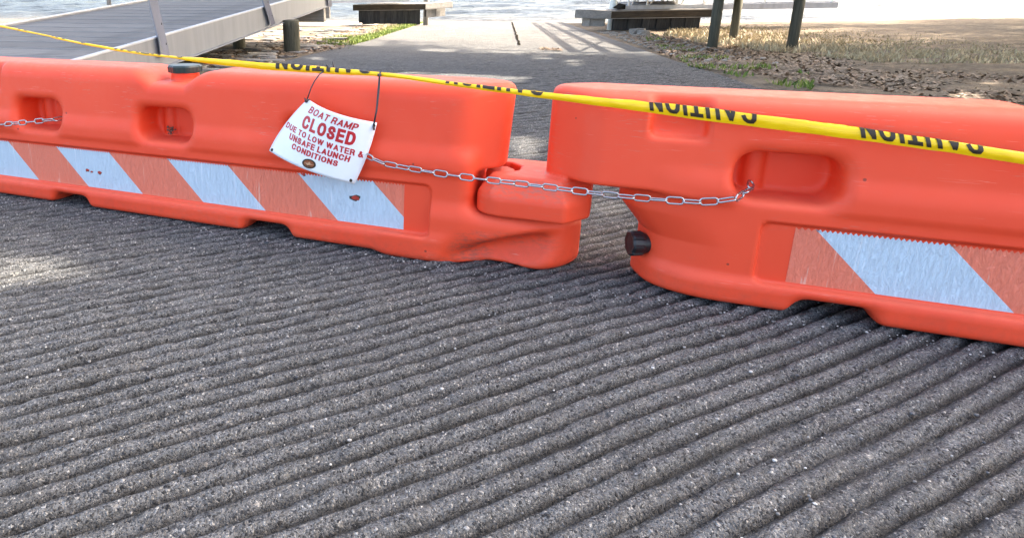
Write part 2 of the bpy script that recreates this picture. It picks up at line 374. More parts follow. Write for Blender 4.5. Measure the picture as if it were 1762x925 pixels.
def build_ramp():
    # near part: ridges raked into the concrete, real geometry
    pm = -2.2 + PITCH_G * 98
    V1, F1, a1 = ridge_sheet(-2.2, pm, 440, [0.0, 0.05, 0.13, 0.24, 0.37, 0.5, 0.63, 0.76, 0.87, 0.95], 3)
    V2, F2, a2 = ridge_sheet(pm, 11.5, 230, [0.0, 0.08, 0.22, 0.4, 0.6, 0.78, 0.92], 4)
    V = np.concatenate([V1, V2]); Fq = np.concatenate([F1, F2 + len(V1)]); at = np.concatenate([a1, a2])
    # keep the slab between its two edges
    cen = V[Fq].mean(1); L = cen[:, 0] * LAT.x + cen[:, 1] * LAT.y
    Fq = Fq[(L > LEFT_L) & (L < RIGHT_L)]
    me = bpy.data.meshes.new('ramp_ridges')
    me.vertices.add(len(V)); me.vertices.foreach_set('co', V.ravel())
    me.loops.add(Fq.size); me.loops.foreach_set('vertex_index', Fq.ravel().astype(np.int32))
    me.polygons.add(len(Fq)); me.polygons.foreach_set('loop_start', np.arange(0, Fq.size, 4, dtype=np.int32))
    me.polygons.foreach_set('loop_total', np.full(len(Fq), 4, dtype=np.int32)); me.update(); me.validate()
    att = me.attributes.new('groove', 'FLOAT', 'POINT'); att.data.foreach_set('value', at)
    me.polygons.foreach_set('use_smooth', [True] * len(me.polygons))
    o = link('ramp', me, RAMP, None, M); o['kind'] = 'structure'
    # the whole slab just below, going on down into the water
    vs = []; fs = []; fa = []
    NA, NL = 90, 24
    for i in range(NA + 1):
        A = -12 + (WATER_A + 14) * i / NA
        for j in range(NL + 1):
            L_ = LEFT_L + (RIGHT_L - LEFT_L) * j / NL
            p = ALONG * A + LAT * L_
            pd = p.dot(P_DIR); gd = p.dot(G_DIR)
            vs.append((p.x, p.y, -0.020)); fa.append(1.0)
    for i in range(NA):
        for j in range(NL): b = i * (NL + 1) + j; fs.append((b, b + 1, b + NL + 2, b + NL + 1))
    me = mesh('ramp_slab', vs, fs); att = me.attributes.new('far_groove', 'FLOAT', 'POINT'); att.data.foreach_set('value', fa)
    s = link('ramp_slab', me, RAMP, None, M); s['kind'] = 'structure'
    # expansion joint down the middle
    A = gz(894, 77); B = gz(881, 38); d = (B - A).normalized(); sd = Vector((d.y, -d.x, 0)); vs = []; fs = []
    n = 60
    for i in range(n + 1):
        c = A + (B - A) * (i / n); wd = 0.02 + 0.045 * abs(noise.noise((i * 0.35, 0, 3)))
        of = 0.03 * noise.noise((i * 0.3, 5, 1))
        vs += [c + sd * (of - wd) + Vector((0, 0, -0.008)), c + sd * (of + wd) + Vector((0, 0, -0.008))]
        if i: fs.append((2 * i - 2, 2 * i - 1, 2 * i + 1, 2 * i))
    link('expansion_joint', mesh('expansion_joint', vs, fs), SEAM, s)
    return o
ramp_o = build_ramp()

# ------------------------------------------------------------------ banks, lake bed, water
def bank(name, sgn, l0):
    vs = []; fs = []; at = []
    NA, NL = 130, 60
    for i in range(NA + 1):
        A = -12 + (WATER_A + 16) * i / NA
        for j in range(NL + 1):
            u = j / NL; dl = 0.0 + 40 * u ** 2.2
            L_ = l0 + sgn * dl
            p = ALONG * A + LAT * L_
            bumpy = min(1, dl / 0.35)
            z = -0.012 + bumpy * (0.05 * noise.fractal(Vector((p.x * 0.9, p.y * 0.9, 0)), 1.0, 2.0, 4) + 0.01) - 0.01
            if sgn < 0:
                z -= 0.05 * max(0, dl - 6)      # the left bank falls away to the lake
            else:
                z += 0.02 * max(0, dl - 1.5)
            z -= 0.12 * max(0, A - (WATER_A - 1.2))
            vs.append((p.x, p.y, z))
            at.append(max(0.0, min(1.0, (A - (WATER_A - (10 if sgn < 0 else 3))) / 5)))
    for i in range(NA):
        for j in range(NL):
            b = i * (NL + 1) + j
            f = (b, b + 1, b + NL + 2, b + NL + 1); fs.append(f if sgn > 0 else f[::-1])
    me = mesh(name, vs, fs, True); a = me.attributes.new('sand', 'FLOAT', 'POINT'); a.data.foreach_set('value', at)
    o = link(name, me, BANK, None, M); o['kind'] = 'structure'; return o
bank_l = bank('bank', -1, LEFT_L); bank_r = bank('bank', 1, RIGHT_L)
bed = link('lake_bed', mesh('lake_bed', [(-3000, -400, WZ - 6), (3000, -400, WZ - 6), (3000, 3000, WZ - 6), (-3000, 3000, WZ - 6)], [(0, 1, 2, 3)]), BANK); bed['kind'] = 'structure'
def build_water():
    base = W(ALONG * WATER_A); hx = Vector((ALONG.x, ALONG.y, 0)).normalized(); hl = Vector((LAT.x, LAT.y, 0)).normalized()
    ys = np.concatenate([np.arange(-6, 45, 0.22), [50, 60, 80, 150, 400, 1200, 3000]]); xs = np.concatenate([[-2500, -600, -150, -70], np.arange(-42, 42.1, 0.5), [70, 150, 600, 2500]])
    Y, X = np.meshgrid(ys, xs, indexing='ij'); Z = np.zeros_like(X); r = np.random.RandomState(5)
    for i in range(34):                              # wind waves, crests roughly along the shore
        wl = 0.55 * (1.13 ** (i % 17)); ang = r.normal(0, 0.45); k = 2 * math.pi / wl
        Z += 0.0056 * wl * np.sin(k * (Y * math.cos(ang) + X * math.sin(ang)) + r.rand() * 6.28 + 0.8 * np.sin(X * r.uniform(0.1, 0.35) + r.rand() * 6))
    Z *= np.clip((Y + 3.0) / 6.0, 0.12, 1) * np.clip((46 - Y) / 10, 0, 1) * (np.abs(X) < 42.1)
    P = np.stack([base.x + hx.x * Y + hl.x * X, base.y + hx.y * Y + hl.y * X, WZ + Z], -1).reshape(-1, 3)
    ny, nx = X.shape; I, J = np.meshgrid(np.arange(ny - 1), np.arange(nx - 1), indexing='ij'); a = (I * nx + J).ravel()
    me = mesh('lake', P, np.stack([a, a + 1, a + nx + 1, a + nx], 1), True)
    at = me.attributes.new('shallow', 'FLOAT', 'POINT'); at.data.foreach_set('value', np.where(Y > -1.5, np.clip(1 - (Y + 1.5) / 4.5, 0, 1) ** 1.5, 0.9).ravel())
    o = link('lake', me, WATER); o['kind'] = 'structure'
build_water()

# ------------------------------------------------------------------ barrier (rotomoulded plastic, one smooth skin from a distance field)
b0 = gz(160, 358); b1 = gz(700, 440); BD = (b1 - b0).normalized(); BN = Vector((-BD.y, BD.x, 0))
BO = gpl(318, 383, b0, BN); BO.z = 0; BO = BO - BD * 0.07
THK = 0.36
def smax(a, b, k):
    h = np.maximum(k - np.abs(a - b), 0) / k; return np.maximum(a, b) + h * h * k * 0.25
def smin(a, b, k): return -smax(-a, -b, k)
def boxd(x, lo, hi): return np.abs(x - (lo + hi) / 2) - (hi - lo) / 2
def barrier_sdf(s, c, w, pan_l=-1.19, dent=True):
    a = np.abs(s)
    # upper body
    tp = np.clip((w - 0.35) / 0.31, 0, 1) * 0.022
    ht = 0.176 - tp
    hl = 1.468 - np.where(s > 0, 0.014 + 0.022 * np.clip((0.66 - w) / 0.31, 0, 1), 0.0)
    plan = smax(a - hl, np.abs(c) - ht, 0.03)
    plan = smax(plan, ((a - hl) * 0.62 + (np.abs(c) - ht) * 0.785 + 0.092), 0.030)
    kt = 0.075 - 0.035 * np.clip((a - 1.25) / 0.15, 0, 1)
    top = 0.667
    up = smax(smax(plan, w - top, kt), 0.352 - w, 0.016)
    # lower body
    lo_r = s - 1.340
    le = 1.32 if dent else 1.150
    lo_l = -s - (le + 0.075 * np.clip((w - 0.19) / 0.09, 0, 1))
    body = smax(smax(lo_r, lo_l, 0.05), np.abs(c) - 0.180, 0.06)
    body = smax(body, (lo_l + (np.abs(c) - 0.18) + 0.11) * 0.7071, 0.12)
    body = smax(body, boxd(w, -0.02, 0.42), 0.05)
    d = smin(up, body, 0.035)
    # foot flange
    ft = smax(smax(s - 1.36, -s - le, 0.05), np.abs(c) - 0.196, 0.05)
    ft = smax(ft, ((-s - le) + (np.abs(c) - 0.196) + 0.12) * 0.7071, 0.10)
    ft = smax(ft, boxd(w, 0.0, 0.086), 0.026)
    d = smin(d, ft, 0.03)
    d = smax(d, -w, 0.035)
    # lower knuckle on the right end
    kn = smax(boxd(s, 1.0, 1.735), np.abs(c) - 0.19, 0.06)
    kn = smax(kn, ((s - 1.735) + (np.abs(c) - 0.19) + 0.15) * 0.7071, 0.10)
    kn = smax(kn, boxd(w, 0.0, 0.198 + 0.0 * s), 0.045)
    d = smin(d, kn, 0.05)
    # dent in the front of the knuckle
    wt = w - 0.088 - 0.30 * (s - 1.50)
    e = np.sqrt(((s - 1.50) / 0.215) ** 2 + ((c + 0.215) / 0.115) ** 2 + (np.where(wt > 0, wt / 0.050, wt / 0.120)) ** 2) - 1
    if dent: d = smax(d, -e * 0.06, 0.022)
    e = np.sqrt(((s - 1.345) / 0.10) ** 2 + ((c + 0.225) / 0.05) ** 2 + ((w - 0.03) / 0.08) ** 2) - 1
    if dent: d = smax(d, -e * 0.05, 0.03)
    # round boss that stands up through the neighbour's tongue
    bs = smax((np.maximum(np.abs(s - 1.415), np.maximum(np.abs(c), (np.abs(s - 1.415) + np.abs(c)) * 0.72)) - 0.052), boxd(w, 0.15, 0.336), 0.008)
    d = smin(d, bs, 0.012)
    # upper tongue on the left end
    tg = smax(boxd(s, -1.70, -1.303), np.abs(c) - 0.195, 0.03)
    tg = smax(tg, ((-s - 1.70) + (np.abs(c) - 0.195) + 0.055) * 0.7071, 0.03)
    tg = smax(tg, ((s + 1.303) * 0.80 + (np.abs(c) - 0.195) * 0.6 + 0.062), 0.012)
    tg = smax(tg, boxd(w, 0.206, 0.347), 0.012)
    side = np.maximum(np.maximum(np.abs(c) - 0.195, -s - 1.70), np.maximum(((-s - 1.70) + (np.abs(c) - 0.195) + 0.055) * 0.7071, (s + 1.303) * 0.80 + (np.abs(c) - 0.195) * 0.6 + 0.062))
    tg = smax(tg, (w - 0.347) * 0.58 + side * 0.81 + 0.042, 0.010)
    hole = np.maximum(np.abs(s + 1.635), np.maximum(np.abs(c), (np.abs(s + 1.635) + np.abs(c)) * 0.72)) - 0.072
    tg = smax(tg, -hole, 0.005)
    d = smin(d, tg, 0.018)
    # sheeting panel, set in
    pn = smax(smax(boxd(s, pan_l, 1.19), boxd(w, 0.092, 0.290), 0.03), boxd(c, -0.30, -0.167), 0.008)
    d = smax(d, -pn, 0.010)
    # fork pockets
    for a0, a1 in ((-0.685, -0.475), (0.385, 0.600)):
        fk = smax(boxd(s, a0, a1), w - 0.054, 0.05)
        d = smax(d, -fk, 0.035)
    # window pockets
    for s0 in (-0.735, 0.0, 0.735):
        wn = smax(smax(boxd(s, s0 - 0.158, s0 + 0.124), boxd(w, 0.356, 0.502), 0.07), boxd(c, -0.4, -0.020), 0.02)
        d = smax(d, -wn, 0.040)
        rb = smax(np.sqrt((s - s0 + 0.088) ** 2 + (c + 0.012) ** 2) - 0.034, boxd(w, 0.34, 0.52), 0.01)
        d = smin(d, rb, 0.012)
    # strap groove across the top
    gv = smax(boxd(s, -1.145, -0.985), np.minimum(0.53 - w + 0 * s, 9), 0.03)
    gv = smax(gv, -(np.abs(c) - 0.120), 0.03)
    d = smax(d, -gv, 0.022)
    # dip for the filler cap
    dp = np.maximum(0.610 - w, (a - 0.085 - (w - 0.610) * 1.15) / 1.52)
    d = smax(d, -dp, 0.05)
    nk = smax(np.sqrt(s * s + (c + 0.01) ** 2) - 0.062, boxd(w, 0.55, 0.652), 0.008)
    d = smin(d, nk, 0.012)
    return d
def surface_net(fn, lo, hi, h):
    ax = [np.arange(lo[i], hi[i] + h, h) for i in range(3)]
    X, Y, Z = np.meshgrid(*ax, indexing='ij'); Fv = fn(X, Y, Z)
    neg = Fv < 0
    nx, ny, nz = Fv.shape
    cs = np.zeros((nx - 1, ny - 1, nz - 1, 3)); cnt = np.zeros((nx - 1, ny - 1, nz - 1))
    corners = [(i, j, k) for i in (0, 1) for j in (0, 1) for k in (0, 1)]
    def sub(A, c): return A[c[0]:nx - 1 + c[0], c[1]:ny - 1 + c[1], c[2]:nz - 1 + c[2]]
    for c in corners:
        for axis in range(3):
            if c[axis]: continue
            e = list(c); e[axis] = 1; e = tuple(e)
            fa, fb = sub(Fv, c), sub(Fv, e); m = (fa < 0) != (fb < 0)
            t = np.where(m, fa / np.where(m, fa - fb, 1), 0)
            for k in range(3):
                cs[..., k] += np.where(m, c[k] + (t if k == axis else 0), 0)
            cnt += m
    act = cnt > 0; idx = -np.ones(cnt.shape, int); idx[act] = np.arange(act.sum())
    g = np.argwhere(act)
    V = (cs[act] / cnt[act][:, None] + g) * h + np.array([a[0] for a in ax])
    Q = []
    for axis in range(3):
        o1, o2 = (axis + 1) % 3, (axis + 2) % 3
        sl_a = [slice(None)] * 3; sl_b = [slice(None)] * 3
        sl_a[axis] = slice(0, -1); sl_b[axis] = slice(1, None)
        for o in (o1, o2): sl_a[o] = slice(1, -1); sl_b[o] = slice(1, -1)
        na, nb = neg[tuple(sl_a)], neg[tuple(sl_b)]
        for flip, m in ((False, na & ~nb), (True, ~na & nb)):
            p = np.argwhere(m)
            if not len(p): continue
            p[:, o1] += 1; p[:, o2] += 1
            def cell(d1, d2):
                q = p.copy(); q[:, o1] += d1; q[:, o2] += d2; return idx[q[:, 0], q[:, 1], q[:, 2]]
            q = np.stack([cell(-1, -1), cell(0, -1), cell(0, 0), cell(-1, 0)], 1)
            Q.append(q[:, ::-1] if flip else q)
    Q = np.concatenate(Q)
    def grad(P):
        e = 0.0012; G = np.zeros_like(P)
        for k in range(3):
            A = P.copy(); A[:, k] += e; B = P.copy(); B[:, k] -= e
            G[:, k] = (fn(*A.T) - fn(*B.T)) / (2 * e)
        return G
    for _ in range(3):
        f = fn(*V.T); G = grad(V); n2 = np.maximum((G * G).sum(1), 0.05)
        step = -(f / n2)[:, None] * G; ln = np.linalg.norm(step, axis=1, keepdims=True)
        V = V + step * np.minimum(1, 0.5 * h / np.maximum(ln, 1e-9))
    G = grad(V); N = G / np.maximum(np.linalg.norm(G, axis=1, keepdims=True), 1e-9)
    return V, Q, N
def barrier_mesh(pan_l, dent):
    V, Q, N = surface_net(lambda a, b, c: barrier_sdf(a, b, c, pan_l, dent), (-1.735, -0.235, -0.04), (1.785, 0.235, 0.71), 0.0105)
    me = bpy.data.meshes.new('barrier_body')
    me.vertices.add(len(V)); me.vertices.foreach_set('co', V.ravel())
    me.loops.add(Q.size); me.loops.foreach_set('vertex_index', Q.ravel().astype(np.int32))
    me.polygons.add(len(Q)); me.polygons.foreach_set('loop_start', np.arange(0, Q.size, 4, dtype=np.int32))
    me.polygons.foreach_set('loop_total', np.full(len(Q), 4, dtype=np.int32)); me.update(); me.validate()
    me.polygons.foreach_set('use_smooth', [True] * len(me.polygons))
    me.normals_split_custom_set_from_vertices([tuple(n) for n in N])
    return me
BMESH = barrier_mesh(-1.19, True); BMESH2 = barrier_mesh(-0.80, False)
# stripes of the sheeting: (start at the top, end at the top, colour), slant 0.18 to the bottom
def stripes(lo=-1.09, hi=1.085):
    out = []; z0, z1, slant = 0.101, 0.284, 0.18
    bounds = [-1.30, -0.975, -0.66, -0.340, -0.012, 0.300, 0.630, 0.955, 1.28]
    cols = [1, 0, 1, 0, 1, 0, 1, 0]                 # 1 white, 0 orange
    for i in range(8):
        a, b = bounds[i], bounds[i + 1]
        poly = [(a, z1), (b, z1), (b + slant, z0), (a + slant, z0)]
        def clip(poly, X, keep_right):
            res = []
            for k in range(len(poly)):
                p, q = poly[k], poly[(k + 1) % len(poly)]
                ip = (p[0] >= X) == keep_right or p[0] == X; iq = (q[0] >= X) == keep_right or q[0] == X
                if ip: res.append(p)
                if ip != iq:
                    t = (X - p[0]) / (q[0] - p[0]); res.append((X, p[1] + t * (q[1] - p[1])))
            return res
        poly = clip(clip(poly, lo, True), hi, False)
        if len(poly) < 3: continue
        # serrated top edge
        res = []
        for k in range(len(poly)):
            p, q = poly[k], poly[(k + 1) % len(poly)]
            res.append(p)
            if abs(p[1] - q[1]) < 1e-6 and abs(p[1] - z1) < 1e-6:
                n = max(2, int(abs(q[0] - p[0]) / 0.0125))
                for j in range(1, n * 2):
                    t = j / (n * 2); res.append((p[0] + (q[0] - p[0]) * t, z1 - (0.009 if j % 2 else 0.0)))
        out.append((res, cols[i]))
    # the small end piece is orange
    return out
STRIPES = stripes(-1.12); STRIPES2 = stripes(-0.71, 1.085)
def stripe_mesh(poly, c):
    bm = bmesh.new(); vs = [bm.verts.new((x, c, z)) for x, z in poly]; f = bm.faces.new(vs)
    bm.normal_update()
    if f.normal.y > 0: f.normal_flip()
    bmesh.ops.triangulate(bm, faces=[f])
    r = bmesh.ops.extrude_face_region(bm, geom=list(bm.faces))
    for v in [g for g in r['geom'] if isinstance(g, bmesh.types.BMVert)]: v.co.y -= 0.0018
    bmesh.ops.recalc_face_normals(bm, faces=bm.faces)
    return bm_mesh('stripe', bm)
STRIPE_M, STRIPE_M2 = [[(stripe_mesh(p, -0.1662), k) for p, k in st] for st in (STRIPES, STRIPES2)]
CAP_ME = lathe('filler_cap', [(0.066, -0.010, False), (0.073, -0.008, True), (0.075, 0.016, True), (0.068, 0.023, True), (0.050, 0.025, False)], 48, 8, 0.022, False)
DRAIN_ME = lathe('drain_plug', [(0.034, -0.060, False), (0.035, -0.013, False), (0.040, -0.012, False), (0.043, -0.004, True), (0.045, 0.024, True), (0.040, 0.031, True), (0.026, 0.028, False)], 64, 8, 0.045, False)
def torn(cx, cz, s, c):
    n = 9; vs = [(cx + s * 1.1 * (0.6 + 0.5 * rnd.random()) * math.cos(2 * math.pi * i / n), c, cz + s * 0.7 * (0.5 + 0.6 * rnd.random()) * math.sin(2 * math.pi * i / n)) for i in range(n)]
    vs += [(x, c + 0.0012, z) for x, _, z in vs]
    return mesh('torn_patch', vs, [tuple(range(n)), tuple(range(2 * n - 1, n - 1, -1))] + [(i, i + n, (i + 1) % n + n, (i + 1) % n) for i in range(n)])
TORN = mat_plain('torn_sheeting', (0.42, 0.030, 0.016), 0.6, 0, 0.3)
TORN_D = mat_plain('torn_edge_grime', (0.04, 0.03, 0.03), 0.7)
def barrier(center, az_dir, label, first):
    m4 = M @ Matrix.Translation(center) @ Matrix.Rotation(math.atan2(az_dir.y, az_dir.x), 4, 'Z')
    t = thing('water_barrier', label, 'traffic barrier', m4, 'orange water filled barriers across the ramp')
    link('body', BMESH if first else BMESH2, ORANGE, t)
    tape = link('reflective_tape', box('tape_backing', (0, -0.1660, 0.1925), (2.15, 0.0012, 0.172), 0) if first else box('tape_backing', (0.1875, -0.1660, 0.1925), (1.775, 0.0012, 0.172), 0), ORANGE_SHEET, t)
    for me, k in (STRIPE_M if first else STRIPE_M2):
        link('white_stripe' if k else 'orange_stripe', me, WHITE_SHEET if k else ORANGE_SHEET, tape)
    link('filler_cap', CAP_ME, CAPM, t, Matrix.Translation((0.0, -0.01, 0.655)))
    link('drain_plug', DRAIN_ME, BLACKP, t, Matrix.Translation((-1.136, -0.080, 0.136)) @ Matrix.Rotation(R(20), 4, 'Z') @ Matrix.Rotation(R(-90), 4, 'Y'))
    if first:
        for cx, cz, s in ((-0.478, 0.182, 0.013), (-0.452, 0.176, 0.008), (-0.405, 0.176, 0.013), (0.885, 0.205, 0.021), (0.66, 0.277, 0.009)):
            p = link('torn_patch', torn(cx, cz, s * 1.12, -0.1684), TORN_D, tape)
            link('torn_patch', torn(cx + 0.001, cz + 0.001, s * 0.9, -0.1690), TORN, tape)
    return t
BC1 = BO + BN * (THK / 2)
bar1 = barrier(BC1, BD, 'long orange water barrier with the white sign hung on its striped front', True)
BC2 = BO + BD * 3.05 + BN * (THK / 2)
bar2 = barrier(BC2, BD, 'orange water barrier at right with a black drain plug on its end', False)
def B(s, v, w_): return BO + BD * s + BN * v + Vector((0, 0, w_))      # v measured from the front plane, back positive
def bpix(x, y, v):
    p = gpl(x, y, BO + BN * v, BN); r = p - BO; return r.dot(BD), p.z

# ------------------------------------------------------------------ sign
GLY = {
 'A': (0.72, [[(0, 0), (0.5, 1), (1, 0)], [(0.2, 0.30), (0.8, 0.30)]]),
 'B': (0.66, [[(0, 0), (0, 1), (0.58, 1), (0.85, 0.94), (0.95, 0.77), (0.85, 0.60), (0.58, 0.53), (0.05, 0.53)], [(0.55, 0.53), (0.88, 0.46), (1, 0.27), (0.88, 0.07), (0.55, 0), (0.0, 0)]]),
 'C': (0.70, [[(1, 0.70), (0.90, 0.89), (0.70, 0.985), (0.5, 1), (0.28, 0.975), (0.09, 0.82), (0, 0.5), (0.09, 0.18), (0.28, 0.025), (0.5, 0), (0.70, 0.015), (0.90, 0.11), (1, 0.30)]]),
 'D': (0.68, [[(0, 0), (0, 1), (0.5, 1), (0.80, 0.92), (0.97, 0.70), (1, 0.5), (0.97, 0.30), (0.80, 0.08), (0.5, 0), (0, 0)]]),
 'E': (0.60, [[(1, 1), (0, 1), (0, 0), (1, 0)], [(0.05, 0.52), (0.92, 0.52)]]),
 'F': (0.56, [[(1, 1), (0, 1), (0, 0)], [(0.05, 0.50), (0.85, 0.50)]]),
 'H': (0.66, [[(0, 0), (0, 1)], [(1, 0), (1, 1)], [(0.05, 0.52), (0.95, 0.52)]]),
 'I': (0.0, [[(0, 0), (0, 1)]]),
 'L': (0.56, [[(0, 1), (0, 0), (1, 0)]]),
 'M': (0.80, [[(0, 0), (0, 1), (0.5, 0.12), (1, 1), (1, 0)]]),
 'N': (0.66, [[(0, 0), (0, 1), (1, 0), (1, 1)]]),
 'O': (0.74, [[(0.5, 1), (0.28, 0.975), (0.09, 0.82), (0, 0.5), (0.09, 0.18), (0.28, 0.025), (0.5, 0), (0.72, 0.025), (0.91, 0.18), (1, 0.5), (0.91, 0.82), (0.72, 0.975), (0.5, 1)]]),
 'P': (0.62, [[(0, 0), (0, 1), (0.58, 1), (0.88, 0.93), (1, 0.73), (0.88, 0.53), (0.58, 0.46), (0.05, 0.46)]]),
 'R': (0.66, [[(0, 0), (0, 1), (0.58, 1), (0.86, 0.94), (0.96, 0.75), (0.86, 0.56), (0.58, 0.49), (0.05, 0.49)], [(0.55, 0.47), (0.82, 0.38), (0.90, 0.22), (0.93, 0.06), (1.0, 0)]]),
 'S': (0.64, [[(0.95, 0.72), (0.86, 0.91), (0.66, 0.99), (0.45, 1), (0.2, 0.95), (0.05, 0.78), (0.14, 0.62), (0.36, 0.54), (0.66, 0.47), (0.90, 0.38), (1, 0.23), (0.86, 0.06), (0.55, 0), (0.28, 0.02), (0.08, 0.12), (0, 0.30)]]),
 'T': (0.62, [[(0, 1), (1, 1)], [(0.5, 0.95), (0.5, 0)]]),
 'U': (0.66, [[(0, 1), (0, 0.30), (0.08, 0.10), (0.28, 0.01), (0.5, 0), (0.72, 0.01), (0.92, 0.10), (1, 0.30), (1, 1)]]),
 'W': (0.98, [[(0, 1), (0.24, 0), (0.5, 1), (0.76, 0), (1, 1)]]),
 '&': (0.70, [[(1, 0), (0.30, 0.70), (0.24, 0.86), (0.40, 1), (0.58, 0.90), (0.56, 0.74), (0.14, 0.44), (0, 0.22), (0.12, 0.04), (0.38, 0), (0.66, 0.14), (0.88, 0.46)]]),
}
def text_bm(txt, th=0.19, gap=0.11, space=0.30):
    """capitals drawn as mitred strokes, cap height 1; each stroke a hair above the one before"""
    bm = bmesh.new(); x = 0.0; idx = 0
    for ch in txt:
        if ch == ' ': x += space; continue
        wd, strokes = GLY[ch]; wd = max(wd - th, 0.0) if wd else 0.0
        parts = []
        for st in strokes:
            q = [Vector((p[0] * max(wd, 0.001), p[1] * (1 - th))) for p in st]; cur = [st[0]]
            for i in range(1, len(st)):
                cur.append(st[i])
                if i < len(st) - 1 and (q[i] - q[i - 1]).normalized().dot((q[i + 1] - q[i]).normalized()) < -0.1:
                    parts.append(cur); cur = [st[i]]
            parts.append(cur)
        for st in parts:
            pts = [Vector((x + th / 2 + p[0] * wd, th / 2 + p[1] * (1 - th))) for p in st]
            closed = (pts[0] - pts[-1]).length < 1e-6
            if closed: pts = pts[:-1]
            n = len(pts); L = []; Rr = []
            for i in range(n):
                d0 = (pts[i] - pts[i - 1]) if (i or closed) else None
                d1 = (pts[(i + 1) % n] - pts[i]) if (i < n - 1 or closed) else None
                e0 = d0.normalized() if d0 is not None else d1.normalized(); e1 = d1.normalized() if d1 is not None else e0
                t = e0 + e1; t = t.normalized() if t.length > 1e-4 else e1
                nrm = Vector((-t.y, t.x)); c = max(0.42, nrm.dot(Vector((-e1.y, e1.x))))
                p = pts[i].copy()
                if d0 is None: p -= e1 * (th / 2 if abs(e1.x) < 0.05 or abs(e1.y) < 0.05 else 0.3 * th)
                if d1 is None: p += e0 * (th / 2 if abs(e0.x) < 0.05 or abs(e0.y) < 0.05 else 0.3 * th)
                L.append(p + nrm * (th / 2 / c)); Rr.append(p - nrm * (th / 2 / c))
            z = 0.0006 * (idx % 6); idx += 1
            lv = [bm.verts.new((q.x, min(1.0, max(0.0, q.y)), z)) for q in L]; rv = [bm.verts.new((q.x, min(1.0, max(0.0, q.y)), z)) for q in Rr]
            for i in range(n if closed else n - 1):
                j = (i + 1) % n
                try: bm.faces.new((lv[i], rv[i], rv[j], lv[j]))
                except ValueError: pass
        x += wd + th + gap
    bmesh.ops.recalc_face_normals(bm, faces=bm.faces)
    xs = [v.co.x for v in bm.verts]; return bm, min(xs), max(xs)
CAPH = 0.729 if False else 0.70
def cutgrid(bm, axis, vals):
    no = Vector((1, 0, 0)) if axis == 0 else Vector((0, 1, 0))
    for v in vals:
        bmesh.ops.bisect_plane(bm, geom=list(bm.verts) + list(bm.edges) + list(bm.faces), plane_co=no * v, plane_no=no)
S_PIX = dict(TL=(530, 170), TR=(649, 211), BR=(612, 315), BL=(466, 258))
SV = -0.022
def sv(pix): s, w_ = bpix(*pix, SV); return Vector((s, w_))
s_tl, s_tr, s_br, s_bl = (sv(S_PIX[k]) for k in ('TL', 'TR', 'BR', 'BL'))
BOWD = 0.060
def signpt(a, b, off=0.0):
    """a across 0..1, b down 0..1"""
    p = (s_tl * (1 - a) + s_tr * a) * (1 - b) + (s_bl * (1 - a) + s_br * a) * b
    p.x += (-0.016 * (1 - a) + 0.009 * a) * 4 * b * (1 - b)
    return B(p.x, SV - BOWD * 4 * a * (1 - a) * (1 - 0.25 * b) - 0.012 * b - off, p.y)
def inv_sign(x, y):
    a = b = 0.5
    def prj(a, b):
        v = signpt(a, b) - CAMP; return PX + F_PX * v.x / v.dot(FW), PY - F_PX * v.dot(UP) / v.dot(FW)
    for _ in range(25):
        e = 1e-3; p = prj(a, b); pa = prj(a + e, b); pb = prj(a, b + e)
        j = np.array([[(pa[0] - p[0]) / e, (pb[0] - p[0]) / e], [(pa[1] - p[1]) / e, (pb[1] - p[1]) / e]])
        d = np.linalg.solve(j, np.array([x - p[0], y - p[1]])); a += d[0]; b += d[1]
    return a, b
sign_base = B(*( (s_bl + s_br) / 2 * 1).to_tuple()[:1], SV, 0) if False else B((s_bl.x + s_br.x) / 2, SV, (s_bl.y + s_br.y) / 2)
SIGN_M = M @ Matrix.Translation(sign_base)
sign = thing('sign', 'white plastic sign in red letters hung askew by two black zip ties', 'sign', SIGN_M)
def sign_panel():
    vs = []; fs = []; n = 24
    for lay in (0.0, 0.0022):
        for j in range(n + 1):
            for i in range(n + 1): vs.append(signpt(i / n, j / n, lay) - sign_base)
    K = (n + 1) ** 2
    for j in range(n):
        for i in range(n):
            b = j * (n + 1) + i
            fs.append((b, b + 1, b + n + 2, b + n + 1)); fs.append((K + b, K + b + n + 1, K + b + n + 2, K + b + 1))
    for i in range(n):
        for (p, q) in ((i, i + 1), ((n * (n + 1)) + i + 1, (n * (n + 1)) + i), ((i + 1) * (n + 1), i * (n + 1)), (i * (n + 1) + n, (i + 1) * (n + 1) + n)):
            fs.append((p, p + K, q + K, q))
    return mesh('sign_panel', vs, fs, True)
pan = link('panel', sign_panel(), SIGNW, sign)
LINES = [('BOAT RAMP', (530, 193), (537, 182.5), (614, 225.5), (620, 214), 0.16),
         ('CLOSED', (518, 218.5), (526, 196.5), (609, 251.5), (615.5, 228.5), 0.20),
         ('DUE TO LOW WATER &', (492, 218), (496, 209), (625.5, 272), (627.5, 261), 0.18),
         ('UNSAFE LAUNCH', (497.5, 238.5), (500.5, 228), (601, 279), (604.5, 269), 0.19),
         ('CONDITIONS', (501.5, 255), (504.5, 245.5), (580.5, 286.5), (583.5, 277), 0.19)]
